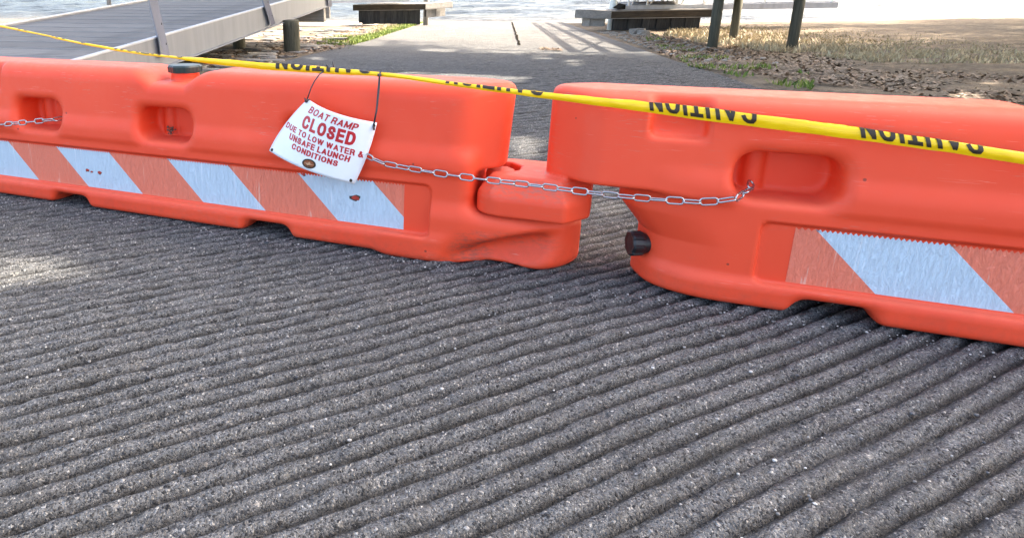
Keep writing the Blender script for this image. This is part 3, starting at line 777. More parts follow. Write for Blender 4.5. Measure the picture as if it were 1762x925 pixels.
for txt, lb, lt, rb, rt, off in LINES:
    off += 0.025
    bm, x0, x1 = text_bm(txt, off)
    y0, y1 = 0.0, 1.0
    cutgrid(bm, 0, np.linspace(x0, x1, 40)[1:-1])
    q = [inv_sign(*p) for p in (lb, lt, rb, rt)]
    for v in bm.verts:
        u = (v.co.x - x0) / (x1 - x0); h = (v.co.y - y0) / (y1 - y0)
        a = (q[0][0] * (1 - u) + q[2][0] * u) * (1 - h) + (q[1][0] * (1 - u) + q[3][0] * u) * h
        b = (q[0][1] * (1 - u) + q[2][1] * u) * (1 - h) + (q[1][1] * (1 - u) + q[3][1] * u) * h
        v.co = signpt(a, b, 0.0030 + v.co.z * 0.1) - sign_base
    link('lettering', bm_mesh('lettering', bm), SIGNR, pan)
def logo():
    ca, cb = inv_sign(532, 281.5)
    ra = abs(inv_sign(543.5, 286)[0] - ca); rb = abs(inv_sign(529, 289)[1] - cb)
    def disc(k, off, pts=None, n=28):
        pts = pts or [(k * math.cos(2 * math.pi * i / n), k * math.sin(2 * math.pi * i / n)) for i in range(n)]
        vs = [signpt(ca + ra * x, cb - rb * y, off) - sign_base for x, y in pts]
        return mesh('logo', vs, [tuple(range(len(vs)))[::-1]])
    e = link('emblem', disc(1.0, 0.0030), INK, pan)
    link('emblem', disc(0.74, 0.0034), LOGO_O, pan)
    link('emblem', disc(0, 0.0038, [(-0.75, -0.1), (-0.2, 0.05), (0.0, 0.5), (0.2, 0.1), (0.75, 0.15), (0.2, -0.1), (-0.1, -0.45), (-0.35, -0.15)]), LOGO_P, pan)
    link('emblem', disc(0, 0.0038, [(-0.45, -0.5), (0.0, -0.62), (0.55, -0.5), (0.2, -0.35), (-0.2, -0.38)]), INK, pan)
logo()
GROM = lathe('eyelet', [(0.0065, 0, False), (0.0065, 0.0012, False), (0.004, 0.0014, False)], 12)
EY = [(0.02, 0.03), (0.975, 0.05), (0.955, 0.955), (0.035, 0.955)]
for a, b in EY:
    p = signpt(a, b, 0.003) - sign_base
    link('eyelet', GROM, INK, pan, Matrix.Translation(p) @ Vector((-BN.x, -BN.y, 0)).to_track_quat('Z', 'Y').to_matrix().to_4x4())

# ------------------------------------------------------------------ caution tape
def tape_v(u): return -0.030 + max(0.0, 2.1 - u) * 0.050
def tape_point(x, y):
    A = B(2.1, -0.030, 0); Bq = B(-1.5, tape_v(-1.5), 0); d = (Bq - A).normalized(); n = Vector((-d.y, d.x, 0))
    return gpl(x, y, A, n)
TP = [(-90, 22, 26), (0, 43.5, 46.5), (60, 56, 59), (125, 70.5, 74), (190, 82, 86.5), (250, 91.5, 95.5), (300, 96.5, 100.5), (340, 99, 107.5), (400, 103, 114.5),
      (470, 108.5, 121.5), (520, 112, 125), (560, 115.5, 127.5), (610, 120, 129.5), (655, 124, 132), (700, 129.5, 136.5), (740, 135.5, 142.5), (770, 139.5, 147), (820, 145, 153.5), (860, 149.5, 159.5),
      (885, 152.5, 162.5), (935, 158.5, 169), (980, 162.5, 175.5), (1060, 170, 186), (1120, 175.5, 194.5), (1200, 183, 206.5), (1320, 198, 221), (1480, 219, 241), (1640, 242, 263), (1800, 267, 289), (1960, 294, 317)]
def interp(tab, x):
    for i in range(len(tab) - 1):
        if tab[i][0] <= x <= tab[i + 1][0]:
            t = (x - tab[i][0]) / (tab[i + 1][0] - tab[i][0]); t2 = t
            return [tab[i][k] + (tab[i + 1][k] - tab[i][k]) * t2 for k in range(len(tab[0]))]
    return list(tab[-1] if x > tab[-1][0] else tab[0])
xs_t = list(range(-90, 1961, 6))
T_TOP = []; T_BOT = []
for x in xs_t:
    # light smoothing of the table
    acc = [interp(TP, x + k) for k in (-14, -7, 0, 7, 14)]
    j1 = 0.8 * noise.noise((x * 0.021, 0, 7)) + 0.35 * noise.noise((x * 0.09, 3, 7)); j2 = 0.8 * noise.noise((x * 0.021, 9, 7)) + 0.35 * noise.noise((x * 0.09, 8, 7))
    T_TOP.append(tape_point(x, sum(a[1] for a in acc) / 5 + j1)); T_BOT.append(tape_point(x, sum(a[2] for a in acc) / 5 + j2))
arc = [0.0]
for i in range(1, len(xs_t)): arc.append(arc[-1] + (T_BOT[i] - T_BOT[i - 1]).length)
WTAPE = 0.076
A1 = B(2.1, -0.030, 0); A2 = B(-1.5, tape_v(-1.5), 0); TD = (A2 - A1).normalized(); TN = Vector((TD.y, -TD.x, 0))
if TN.dot(CAMP - A1) < 0: TN = -TN
TN = Vector((TN.x, TN.y, 0)).normalized()
def tape_map(s_, t, off=0.0):
    """t across the tape in metres from the lower edge; what does not fit is folded back behind"""
    i = max(0, min(len(arc) - 2, int(np.searchsorted(arc, s_) - 1))); f = (s_ - arc[i]) / (arc[i + 1] - arc[i])
    bt = T_BOT[i].lerp(T_BOT[i + 1], f); tp = T_TOP[i].lerp(T_TOP[i + 1], f); vis = (tp - bt).length; up = (tp - bt).normalized()
    cur = 0.004 * math.sin(s_ * 5.0) + 0.0035 * noise.noise((s_ * 9.0, t * 22.0, 2.0)) + 0.002 * noise.noise((s_ * 30.0, t * 40.0, 5.0))
    if t <= vis: q = t / max(vis, 1e-6); return bt + up * t + TN * (off + 0.006 * math.sin(q * math.pi) + cur)
    r = (t - vis) / max(WTAPE - vis, 1e-6)
    back = vis * (1 - r * min(1.0, (WTAPE - vis) / max(vis, 1e-4)))
    return bt + up * max(back, 0.0) + TN * (cur - 0.004 - 0.004 * math.sin(r * math.pi) - off)
tape_base = tape_point(655, 128)
TM = M @ Matrix.Translation(tape_base)
tape_t = thing('caution_tape', 'yellow caution tape strung along the tops of both orange barriers', 'tape', TM)
def tape_ribbon():
    ss = np.linspace(0, arc[-1], 520); nt = 14; vs = []; fs = []
    for s_ in ss:
        for k in range(nt + 1): vs.append(tape_map(s_, WTAPE * k / nt) - tape_base)
    for i in range(len(ss) - 1):
        for k in range(nt): b = i * (nt + 1) + k; fs.append((b, b + 1, b + nt + 2, b + nt + 1))
    return mesh('ribbon', vs, fs, True)
rib = link('ribbon', tape_ribbon(), YELLOW, tape_t)
def arc_at(x):
    i = max(0, min(len(xs_t) - 2, int((x - xs_t[0]) / 6))); return arc[i] + (arc[i + 1] - arc[i]) * (x - xs_t[i]) / 6
def tape_text(xa, xb, t0=0.008, hgt=0.060):
    """the word stands upside down on the tape: N at the left, C at the right"""
    bm, x0, x1 = text_bm('CAUTION', 0.20, 0.13)
    hs = [v.co.y for v in bm.verts]; y0, y1 = min(hs), max(hs)
    cutgrid(bm, 0, np.linspace(x0, x1, 60)[1:-1]); cutgrid(bm, 1, np.linspace(y0, y1, 26)[1:-1])
    sa, sb = arc_at(xa), arc_at(xb)
    for v in bm.verts:
        u = 1 - (v.co.x - x0) / (x1 - x0); h = 1 - (v.co.y - y0) / (y1 - y0)
        v.co = tape_map(sa + (sb - sa) * u + 0.006 * (0.5 - h), t0 + hgt * h, 0.0016 + v.co.z * 0.1) - tape_base
    link('lettering', bm_mesh('lettering', bm), INK, rib)
tape_text(474, 640); tape_text(766, 936); tape_text(1116, 1302); tape_text(1478, 1690); tape_text(196, 318); tape_text(30, 150)

# ------------------------------------------------------------------ zip ties
def zt(label, path, tails, knot):
    base = path[0]
    t = thing('zip_tie', label, 'zip tie', M @ Matrix.Translation(base), 'zip ties holding the sign')
    link('strap', tube('strap', [p - base for p in path], 0.0044, 6, True, 0.55), TIE, t)
    bm = bmesh.new(); box_bm(bm, *(knot - base), 0.013, 0.010, 0.011, 0.002, Matrix.Rotation(0.5, 3, 'Z')); link('head', bm_mesh('head', bm), TIE, t)
    for tl in tails: link('tail', tube('tail', [p - base for p in tl], 0.0044, 6, True, 0.5), TIE, t)
def fp(x, y, v): s, w_ = bpix(x, y, v); return B(s, v, w_)
K1 = signpt(0.02, 0.03, 0.006)
zt('bent black zip tie at the upper left corner of the white sign',
   [K1, fp(535, 152, -0.025), fp(541, 140, -0.018), fp(550, 128, -0.004), tape_point(555, 122) - TN * 0.02, tape_point(561, 113) - TN * 0.012],
   [[tape_point(572, 121) - TN * 0.014, tape_point(570, 106.5) - TN * 0.01], [tape_point(566, 120) - TN * 0.014, tape_point(559.5, 111.5) - TN * 0.008], [K1, fp(524, 169, -0.03)], [K1, fp(532, 171.5, -0.05)]], K1)
K2 = signpt(0.975, 0.05, 0.006)
zt('long straight black zip tie at the upper right corner of the sign',
   [K2, fp(648, 190, -0.02), fp(651, 160, -0.008), tape_point(654, 135) + TN * 0.006, tape_point(655, 128) + TN * 0.012, tape_point(656, 121.5) + TN * 0.002],
   [[K2, K2 + Vector((0.002, -0.004, -0.016))]], tape_point(655, 129) + TN * 0.012)

# ------------------------------------------------------------------ chains
LP_, LW_, WR = 0.0475, 0.0270, 0.0031
def link_mesh():
    pts = []; R0 = LW_ / 2 - WR; hl = LP_ / 2 + WR - WR - R0 + 0.0
    hl = (LP_ + 2 * WR - 2 * WR) / 2 - R0 + WR * 0.5
    n = 10
    for i in range(n + 1): q = -math.pi / 2 + math.pi * i / n; pts.append((hl + R0 * math.cos(q), R0 * math.sin(q), 0))
    for i in range(n + 1): q = math.pi / 2 + math.pi * i / n; pts.append((-hl + R0 * math.cos(q), R0 * math.sin(q), 0))
    vs = []; fs = []; k = 8; N = len(pts)
    for i in range(N):
        t = (Vector(pts[(i + 1) % N]) - Vector(pts[i - 1])).normalized(); a = Vector((0, 0, 1)); b = t.cross(a)
        for j in range(k): q = 2 * math.pi * j / k; vs.append(Vector(pts[i]) + a * WR * math.cos(q) + b * WR * math.sin(q))
    for i in range(N):
        for j in range(k): fs.append((i * k + j, i * k + (j + 1) % k, ((i + 1) % N) * k + (j + 1) % k, ((i + 1) % N) * k + j))
    return mesh('link', vs, fs, True)
LINK = link_mesh()
def chain(label, pts, roll0=0.0):
    base = pts[0]; t = thing('chain', label, 'chain', M @ Matrix.Translation(base), 'chains tied through the barrier pockets')
    cum = [0.0]
    for i in range(1, len(pts)): cum.append(cum[-1] + (pts[i] - pts[i - 1]).length)
    n = int(cum[-1] / LP_)
    for k in range(n):
        s_ = (k + 0.5) * LP_; i = max(0, min(len(cum) - 2, int(np.searchsorted(cum, s_) - 1)))
        d = (pts[i + 1] - pts[i]).normalized(); p = pts[i] + d * (s_ - cum[i])
        f = Vector((-BN.x, -BN.y, 0.15)).normalized(); z = (f - d * f.dot(d)).normalized(); y = z.cross(d)
        roll = (math.pi / 2 if k % 2 else 0) + roll0 + rnd.uniform(-0.36, 0.36)
        rot = Matrix((d, y, z)).transposed().to_4x4() @ Matrix.Rotation(roll, 4, 'X')
        link('link', LINK, STEEL, t, Matrix.Translation(p - base) @ rot)
cp = [B(0.80, 0.10, 0.425), B(0.845, 0.03, 0.405)]
for x, y in [(640, 272), (660, 281), (700, 289), (760, 299), (810, 306), (860, 312), (920, 319), (990, 328), (1060, 336.5), (1130, 343), (1200, 347.5), (1235, 346), (1268, 341)]:
    s, w_ = bpix(x, y, -0.040); cp.append(B(s, -0.040, w_))
cp += [B(2.205, 0.03, 0.385), B(2.225, 0.115, 0.40)]
chain('galvanised chain from behind the sign across the gap between barriers', cp, 0.15)
def bp3(x, y, v): s, w_ = bpix(x, y, v); return B(s, v, w_)
chain('short run of galvanised chain at far left entering the leftmost pocket', [bp3(110, 203, 0.05), bp3(98, 205, 0.02), bp3(80, 207, -0.01), bp3(40, 211, -0.03), bp3(0, 214.5, -0.03), bp3(-60, 219, -0.03), bp3(-140, 222, -0.03)], 0.15)
cob = bmesh.new()
for i in range(26):
    p = B(-0.065, 0.125, 0.385) + Vector((rnd.gauss(0, 0.012), rnd.gauss(0, 0.012), rnd.gauss(0, 0.010)))
    r = 0.005 * rnd.random() + 0.002
    bmesh.ops.create_icosphere(cob, subdivisions=1, radius=r, matrix=Matrix.Translation(p - B(-0.065, 0.125, 0.385)))
co_ = link('cobweb_debris', bm_mesh('cobweb_debris', cob), mat_plain('cobweb_dust', (0.14, 0.08, 0.06), 0.9), None, M @ Matrix.Translation(B(-0.065, 0.125, 0.385)))
tag(co_, 'dark clot of cobweb and debris inside the pocket under the filler cap', 'debris')

# ------------------------------------------------------------------ left gangway
WUP = MI.to_3x3() @ Vector((0, 0, 1))
GD = ray(899, -110); GD = (GD - WUP * GD.dot(WUP)).normalized(); GL = GD.cross(WUP).normalized()   # GL points right
PB = gdep(331, 97, 9.0); PT = gpl(331, 49, PB, GL)      # lower and upper edge of the side beam, same vertical plane
BEAM_H = (PT - PB).dot(WUP)
deck_z = PT
LEFTP = gpl(125, 23, PT, WUP); GW = abs((LEFTP - PT).dot(GL))
endp = gpl(562, 6, PT, GL); END_S = (endp - PT).dot(GD)
rot = Matrix((GL, GD, WUP)).transposed().to_4x4()
GM = M @ Matrix.Translation(PT) @ rot                  # local: x right, y towards the lake, z up; origin on the upper right edge
gang = thing('gangway', 'grey aluminium gangway with plank deck on the left bank', 'gangway', GM)
S0 = -3.6
L_G = END_S - S0; mid = (END_S + S0) / 2
def gbeam(x, nm, flip):
    o = link('side_beam', box('side_beam', (x, mid, -BEAM_H / 2 - 0.0), (0.05, L_G, BEAM_H), 0.006), ALU, gang)
    link('edge_trim', box('edge_trim', (x, mid, 0.012), (0.066, L_G + 0.01, 0.022), 0.005), ALU_EDGE, o)
    link('bottom_flange', box('bottom_flange', (x + (0.03 if not flip else -0.03), mid, -BEAM_H + 0.008), (0.12, L_G + 0.012, 0.014), 0.003), ALU, o)
    return o
gbeam(-0.025, 'r', False); gbeam(-GW + 0.025, 'l', True)
PWD = 0.46; np_ = int(L_G / PWD)
pl_me = box('plank', (0, 0, 0), (GW - 0.11, PWD - 0.006, 0.035), 0.003)
rib_me = box('plank_rib', (0, PWD / 2 - 0.012, 0.0205), (GW - 0.112, 0.010, 0.005), 0.001)
for i in range(np_):
    p = link('plank', pl_me, DECK, gang, Matrix.Translation((-GW / 2, S0 + (i + 0.5) * PWD, -0.035 + rnd.uniform(-0.002, 0.002))))
    link('rib', rib_me, ALU, p)
def gl_(p): return (rot.inverted() @ (Vector(p) - PT).to_4d()).to_3d()
def gpost(px_b, py_b, px_t, py_t, x_loc):
    P = PT + GL * x_loc
    a = gl_(gpl(px_b, py_b, P, GL)); b = gl_(gpl(px_t, py_t, P, GL)); d = b - a
    b = a + d * (1.60 / max(0.05, d.z))
    o = link('rail_post', tube('rail_post', [a, b], 0.074, 4, True, 0.9, False, Vector((1, 0, 0))), POSTM, gang)
    for k in (0.10, 0.26):
        q = a + (b - a) * k; link('bolt', box('bolt', (q.x + 0.052, q.y, q.z), (0.014, 0.03, 0.03), 0.004), SEAM, o)
    link('bracket', box('bracket', (x_loc + 0.004, a.y - 0.10, a.z + 0.14), (0.012, 0.055, 0.30), 0.003), ALU, o)
    return a, b
posts = [gpost(285, 96, 262, -2, 0.055), gpost(468, 41, 455, -2, 0.055)]
for y_ in (posts[0][0].y - (posts[1][0].y - posts[0][0].y),):
    pass
dlean = posts[0][1] - posts[0][0]; 
for k in (2, -1):
    a = posts[0][0] + (posts[1][0] - posts[0][0]) * k
    if S0 < a.y < END_S + 0.5:
        link('rail_post', tube('rail_post', [a, a + dlean], 0.074, 4, True, 0.9, False, Vector((1, 0, 0))), POSTM, gang)
for h in (0.66, 0.985):
    link('handrail', tube('handrail', [posts[0][0] + dlean * h + Vector((0.0, S0 - posts[0][0].y, 0)), posts[0][0] + dlean * h + Vector((0, END_S - posts[0][0].y, 0))], 0.03, 10), POSTM, gang)
pl_l = gl_(gpl(188, 9, PT - GL * GW, GL))
link('rail_post', tube('rail_post', [pl_l, pl_l + Vector((-0.05, 0.1, 1.15))], 0.04, 8), GREYWOOD, gang)
# cap beam under the far end and the piles
pb = gz(503, 88); pl_loc = gl_(pb)
yb = pl_loc.y
link('cap_beam', box('cap_beam', (-GW / 2 + 0.0, END_S - 0.35, -BEAM_H - 0.16), (GW + 0.10, 0.16, 0.32), 0.01), GREYWOOD, gang)
link('cap_beam', box('cap_beam', (-GW / 2 + 0.0, END_S - 0.12, -BEAM_H - 0.13), (GW + 0.22, 0.10, 0.26), 0.01), GREYWOOD, gang)
def pile(pix, top_h, rad, label, sink=0.3, mat=PILE, name='wooden_pile', grp='wooden piles under the gangway'):
    base = gz(*pix); n = 9
    pts = [base + WUP * (-sink + (top_h + sink) * i / n) + Vector((0.01 * noise.noise((i, rad, 1)), 0, 0)) for i in range(n + 1)]
    t = link(name, tube(name, [p - base for p in pts], [rad * (1 + 0.04 * noise.noise((i * 0.7, 3, rad))) for i in range(n + 1)], 20), mat, None, M @ Matrix.Translation(base))
    return tag(t, label, 'pile', grp)
pile((503, 89), 0.60, 0.160, 'thick mossy wooden pile standing clear in front of the gangway end')
pile((412, 84), 0.40, 0.130, 'dark wooden pile stub deep in shade under the gangway')
# ------------------------------------------------------------------ docks
def dock(corner_px, depth, dirA, lenA, dirB, lenB, top_h, skirt_h, skirt_b, label, wA, wB):
    """corner: pixel of the upper near corner; dirA/dirB: headings of the two visible faces"""
    P = W(gdep(*corner_px, depth))
    t = thing('dock', label, 'dock', Matrix.Translation((P.x, P.y, P.z)), 'timber dock platforms in the water')
    for dr, ln, mat, sk, sh, sgn in ((dirA, lenA, wA[0], wA[1], skirt_h, 1), (dirB, lenB, wB[0], wB[1], skirt_b, -1)):
        d = Vector((math.sin(dr), math.cos(dr), 0)); nrm = Vector((d.y, -d.x, 0))
        if nrm.dot(-P) < 0: nrm = -nrm
        rz = Matrix.Rotation(math.atan2(d.y, d.x), 3, 'Z')
        f = link('fascia_beam', box('fascia_beam', tuple(d * (ln / 2) - nrm * 0.06 + Vector((0, 0, -top_h / 2))), (ln, 0.12, top_h), 0.012, rz), mat, t)
        link('deck_lip', box('deck_lip', tuple(d * (ln / 2) - nrm * 0.05 + Vector((0, 0, -top_h - 0.012))), (ln * 0.995, 0.09, 0.02), 0.004, rz), GREYWOOD, t)
        bw = 0.24; nb = int((ln - 0.36) / bw)
        link('backing', box('backing', tuple(d * (ln / 2) - nrm * 0.36 + Vector((0, 0, -top_h - 0.03 - sh * 0.45))), (ln - 0.4, 0.04, sh * 0.86), 0, rz), SKIRT, t)
        for i in range(nb):
            hh = sh * rnd.uniform(0.94, 1.03)
            c = d * (0.2 + (i + 0.5) * bw) - nrm * (0.24 + 0.045 * (i % 2)) + Vector((0, 0, -top_h - 0.024 - hh / 2))
            link('skirt_board', box('skirt_board', tuple(c), (bw - 0.007, 0.05, hh), 0.006, rz), sk, t)
    dA = Vector((math.sin(dirA), math.cos(dirA), 0)); dB = Vector((math.sin(dirB), math.cos(dirB), 0))
    # deck on top
    n = 10
    for i in range(n):
        a0 = dB * (lenB * i / n); a1 = dB * (lenB * (i + 0.93) / n)
        vs = [a0, a0 + dA * lenA, a1 + dA * lenA, a1]
        vs = [v + Vector((0, 0, 0.004)) for v in vs] + [v + Vector((0, 0, 0.034)) for v in vs]
        bm = bmesh.new(); bv = [bm.verts.new(v) for v in vs]
        for q in ((0, 1, 2, 3), (4, 5, 6, 7), (0, 1, 5, 4), (1, 2, 6, 5), (2, 3, 7, 6), (3, 0, 4, 7)): bm.faces.new([bv[k] for k in q])
        bmesh.ops.recalc_face_normals(bm, faces=bm.faces)
        link('deck_board', bm_mesh('deck_board', bm), GREYWOOD, t)
    return t, P
dl, DLP = dock((732, 8.2), 26.0, R(274.5), 2.95, R(64), 1.35, 0.185, 0.60, 0.36, 'timber dock with dark skirt boards beyond the far end of the gangway', (DARKWOOD, SKIRT), (GREYWOOD, GREYWOOD))  # right side in pale wood: sunlight on that face put into the colour
dr_, DRP = dock((1052, 20.5), 21.5, R(92.0), 3.35, R(297), 1.15, 0.22, 0.50, 0.28, 'timber dock by the right bank, long grey fascia over dark skirt boards', (DARKWOOD, SKIRT), (GREYWOOD, GREYWOOD))

# aluminium walkways on the docks
def walkway(px_a, px_b, depth, dirr, ln, chord, label, posts_at, braces, hgt=1.1):
    P = W(gdep(*px_a, depth)); d = Vector((math.sin(dirr), math.cos(dirr), 0)); rz = Matrix.Rotation(math.atan2(d.y, d.x), 4, 'Z')
    t = thing('walkway', label, 'walkway', Matrix.Translation(P) @ rz)
    for yy in (0.0, 1.1):
        link('bottom_chord', box('bottom_chord', (ln / 2, yy, -chord / 2), (ln, 0.09, chord), 0.012), ALU_EDGE if yy == 0 else ALU, t)
        link('top_rail', tube('top_rail', [(0, yy, hgt), (ln, yy, hgt)], 0.03, 8), WHITE_PAINT, t)
        for x in posts_at: link('post', box('post', (x, yy, hgt / 2), (0.055, 0.055, hgt), 0.006), WHITE_PAINT, t)
        for x0, x1 in braces: link('brace', tube('brace', [(x0, yy, 0.0), (x1, yy, hgt)], 0.024, 8), WHITE_PAINT, t)
    n = int(ln / 0.25); me = box('tread', (0, 0.55, 0.012), (0.23, 1.02, 0.022), 0.003)
    for i in range(n): link('tread', me, ALU, t, Matrix.Translation((0.125 + i * 0.25, 0, 0)))
    return t
walkway((1075, 10), None, 21.7, R(92.5), 7.0, 0.19, 'pale truss walkway resting on the right dock', (0.12, 0.74, 1.72, 2.6, 3.6, 4.6, 5.6, 6.8), ((0.2, 0.72), (0.8, 1.7), (1.7, 0.95), (1.85, 2.55), (2.6, 3.6), (3.6, 4.6), (5.6, 4.6), (5.6, 6.8)))
walkway((520, 1.0), None, 25.6, R(94.5), 4.3, 0.11, 'low white walkway running onto the left dock', (0.1, 1.2, 2.4, 4.2), ((0.1, 1.2), (2.4, 1.2), (2.4, 4.2)))
def dpile(pix, depth, rad, top, bot, mat, label):
    p = W(gdep(*pix, depth))
    t = link('dock_pile', tube('dock_pile', [(0, 0, -bot), (0, 0, 0), (0, 0, top)], rad, 20), mat, None, Matrix.Translation(p)); tag(t, label, 'pile', 'piles holding the docks')
dpile((1055, 14), 22.2, 0.125, 2.0, 1.8, PALE_PILE, 'white sleeved pile at the left corner of the right dock')
dpile((733.5, 5), 27.0, 0.12, 2.0, 2.0, GREYWOOD, 'brown wooden pile at the right corner of the left dock')
# wedge shaped transition plate where the right walkway meets the dock
tp = W(gdep(1064, 16.5, 21.4)); me = mesh('ramp_plate', [(0, 0, 0), (0.20, 0, 0.15), (0.23, 0, 0.15), (0.23, 0, 0), (0, 0.5, 0), (0.20, 0.5, 0.15), (0.23, 0.5, 0.15), (0.23, 0.5, 0)], [(0, 1, 2, 3), (4, 7, 6, 5), (0, 4, 5, 1), (1, 5, 6, 2), (2, 6, 7, 3), (0, 3, 7, 4)])
o = link('transition_plate', me, SEAM, None, Matrix.Translation(tp)); tag(o, 'small dark wedge plate between the white pile and the truss walkway', 'plate')

# raised boardwalk along the right bank (its rails throw the barred shadow on the ramp)
def boardwalk():
    k = S_RF; cot = Vector((k.x, k.y, 0)) / k.z
    e = gz(1040, 68); hgt = 1.30
    c = Vector((e.x, e.y, 0)) + cot * hgt            # a point of the deck edge that throws its shadow at e
    l0 = lat(c); a0 = alo(c)
    base = LAT * l0 + ALONG * a0 + Vector((0, 0, hgt)); 
    rotm = Matrix((LAT, ALONG, Vector((0, 0, 1)))).transposed().to_4x4()
    t = thing('boardwalk', 'raised timber boardwalk added on the right bank to cast the rail shadow', 'boardwalk', M @ Matrix.Translation(base) @ rotm)
    y0, y1, wd = -4.0, 15.0, 1.7
    for x in (0.05, wd - 0.05): link('joist', box('joist', (x, (y0 + y1) / 2, -0.11), (0.09, y1 - y0, 0.20), 0.006), GREYWOOD, t)
    me = box('deck_plank', (wd / 2, 0, 0.01), (wd + 0.06, 0.145, 0.034), 0.004)
    n = int((y1 - y0) / 0.15)
    for i in range(n): link('deck_plank', me, GREYWOOD, t, Matrix.Translation((0, y0 + (i + 0.5) * 0.15, 0)))
    for x in (0.06, wd - 0.06):
        for hh, r in ((0.46, 0.09), (0.95, 0.11)): link('handrail', box('handrail', (x, (y0 + y1) / 2, hh), (r, y1 - y0, 0.11), 0.006), GREYWOOD, t)
        i = 0; y = y0
        while y <= y1 + 0.01:
            link('post', box('post', (x, y, 0.5), (0.09, 0.09, 1.0), 0.006), GREYWOOD, t)
            if i and x < 1: [link('wire_brace', tube('wire_brace', [(x, y - 3.8, z0_), (x, y, z1_)], 0.034, 6), GREYWOOD, t) for z0_, z1_ in ((0.05, 0.93), (0.93, 0.05))]
            y += 3.8; i += 1
    return l0, wd, hgt, y0 + a0, y1 + a0
bw = boardwalk()
i = 0; A_ = bw[3] + 0.4; BWP = []
while A_ < bw[4]:
    for dx in (0.1, bw[1] - 0.1):
        base = LAT * (bw[0] + dx) + ALONG * A_
        x_ = PX + F_PX * (base - CAMP).x / (base - CAMP).dot(FW)
        if (base - CAMP).dot(FW) < 2 or x_ > 1215:
            t = link('boardwalk_pile', tube('boardwalk_pile', [(0, 0, -0.4), (0, 0, 0.4), (0, 0, bw[2] - 0.2)], 0.10, 16), PILE, None, M @ Matrix.Translation(base))
            BWP.append((x_, t)); tag(t, 'round wooden pile', 'pile', 'piles under the boardwalk')
    A_ += 3.6
vis = sorted([b for b in BWP if 0 < b[0] < 1762], key=lambda b: b[0])
for k_, (x_, t) in enumerate(vis):
    t['label'] = ('%s of the green wooden piles on the right bank beyond the barrier' % (['leftmost', 'second from left', 'third from left', 'fourth from left', 'fifth from left'][k_]))
for x_, t in BWP:
    if t['label'] == 'round wooden pile': t['label'] = 'round wooden pile under the boardwalk on the right bank'

# ------------------------------------------------------------------ bank stones, rocks, litter, grass
def stone_me(seed, flat):
    bm = bmesh.new(); bmesh.ops.create_icosphere(bm, subdivisions=2, radius=1.0)
    for v in bm.verts:
        n = noise.noise(v.co * 1.1 + Vector((seed * 7.1, 0, 0))); q = v.co.copy()
        q = Vector((max(-0.8, min(0.8, q.x)), max(-0.8, min(0.8, q.y)), max(-0.55, min(0.5, q.z))))
        v.co = q * (1 + 0.35 * n); v.co.z *= flat
    bmesh.ops.remove_doubles(bm, verts=bm.verts, dist=0.02)
    return bm_mesh('stone', bm, False)
SM = [stone_me(i, 0.30) for i in range(7)]; RM = [stone_me(i + 20, 0.8) for i in range(4)]
for me in SM + RM: me.materials.append(STONE)
placed = []
k = 0
while len(placed) < 130 and k < 4000:
    k += 1
    x = rnd.uniform(318, 640); y = rnd.uniform(50, 122)
    p = gz(x, y)
    if lat(p) > LEFT_L - 0.15: continue
    r = rnd.uniform(0.16, 0.36)
    if any((p - q).length < (r + s_) * 0.72 for q, s_ in placed): continue
    placed.append((p, r))
    link('stone', SM[k % 7], None, bank_l, Matrix.Translation((p.x, p.y, 0.0 + rnd.uniform(-0.03, 0.02))) @ Matrix.Rotation(AZ * -1 + rnd.gauss(0, 0.4), 4, 'Z') @ Matrix.Diagonal((r * rnd.uniform(1.0, 1.5), r * rnd.uniform(0.6, 0.9), r * 0.75, 1)))
# studs of the erosion mat beside the ramp on the right
stud = box('stud', (0, 0, 0), (0.075, 0.075, 0.03), 0.010); stud.materials.append(mat_stone('mat_stud_concrete', (0.26, 0.245, 0.22), (0.42, 0.40, 0.37)))
n_ = 0
a_lo, a_hi = alo(gz(1140, 93)), alo(gz(1045, 55))
for i in range(60):
    for j in range(6):
        A = a_lo - 2 + i * 0.30; Lx = RIGHT_L + 0.2 + j * 0.26 + (0.13 if i % 2 else 0)
        if A > a_hi or rnd.random() < 0.14 + 0.09 * j: continue
        p = ALONG * A + LAT * Lx
        n_ += 1
        if n_ < 290: link('stud', stud, None, bank_r, Matrix.Translation((p.x, p.y, 0.006 + rnd.uniform(-0.012, 0.006))) @ Matrix.Rotation(-AZ + rnd.gauss(0, 0.1), 4, 'Z'))
for px_, py_, r, lab in ((1096, 58, 0.20, 'larger grey rock at the foot of the right dock skirt'), (1107, 59, 0.17, 'pinkish rock at the foot of the right dock skirt'), (1102, 53.5, 0.12, 'small pale rock on top beside the right dock skirt')):
    p = gz(px_, py_)
    o = link('rock', RM[int(px_) % 4].copy(), None, None, M @ Matrix.Translation((p.x, p.y, r * 0.3)) @ Matrix.Diagonal((r * 1.3, r, r, 1)))
    tag(o, lab, 'rock', 'rocks by the right dock')
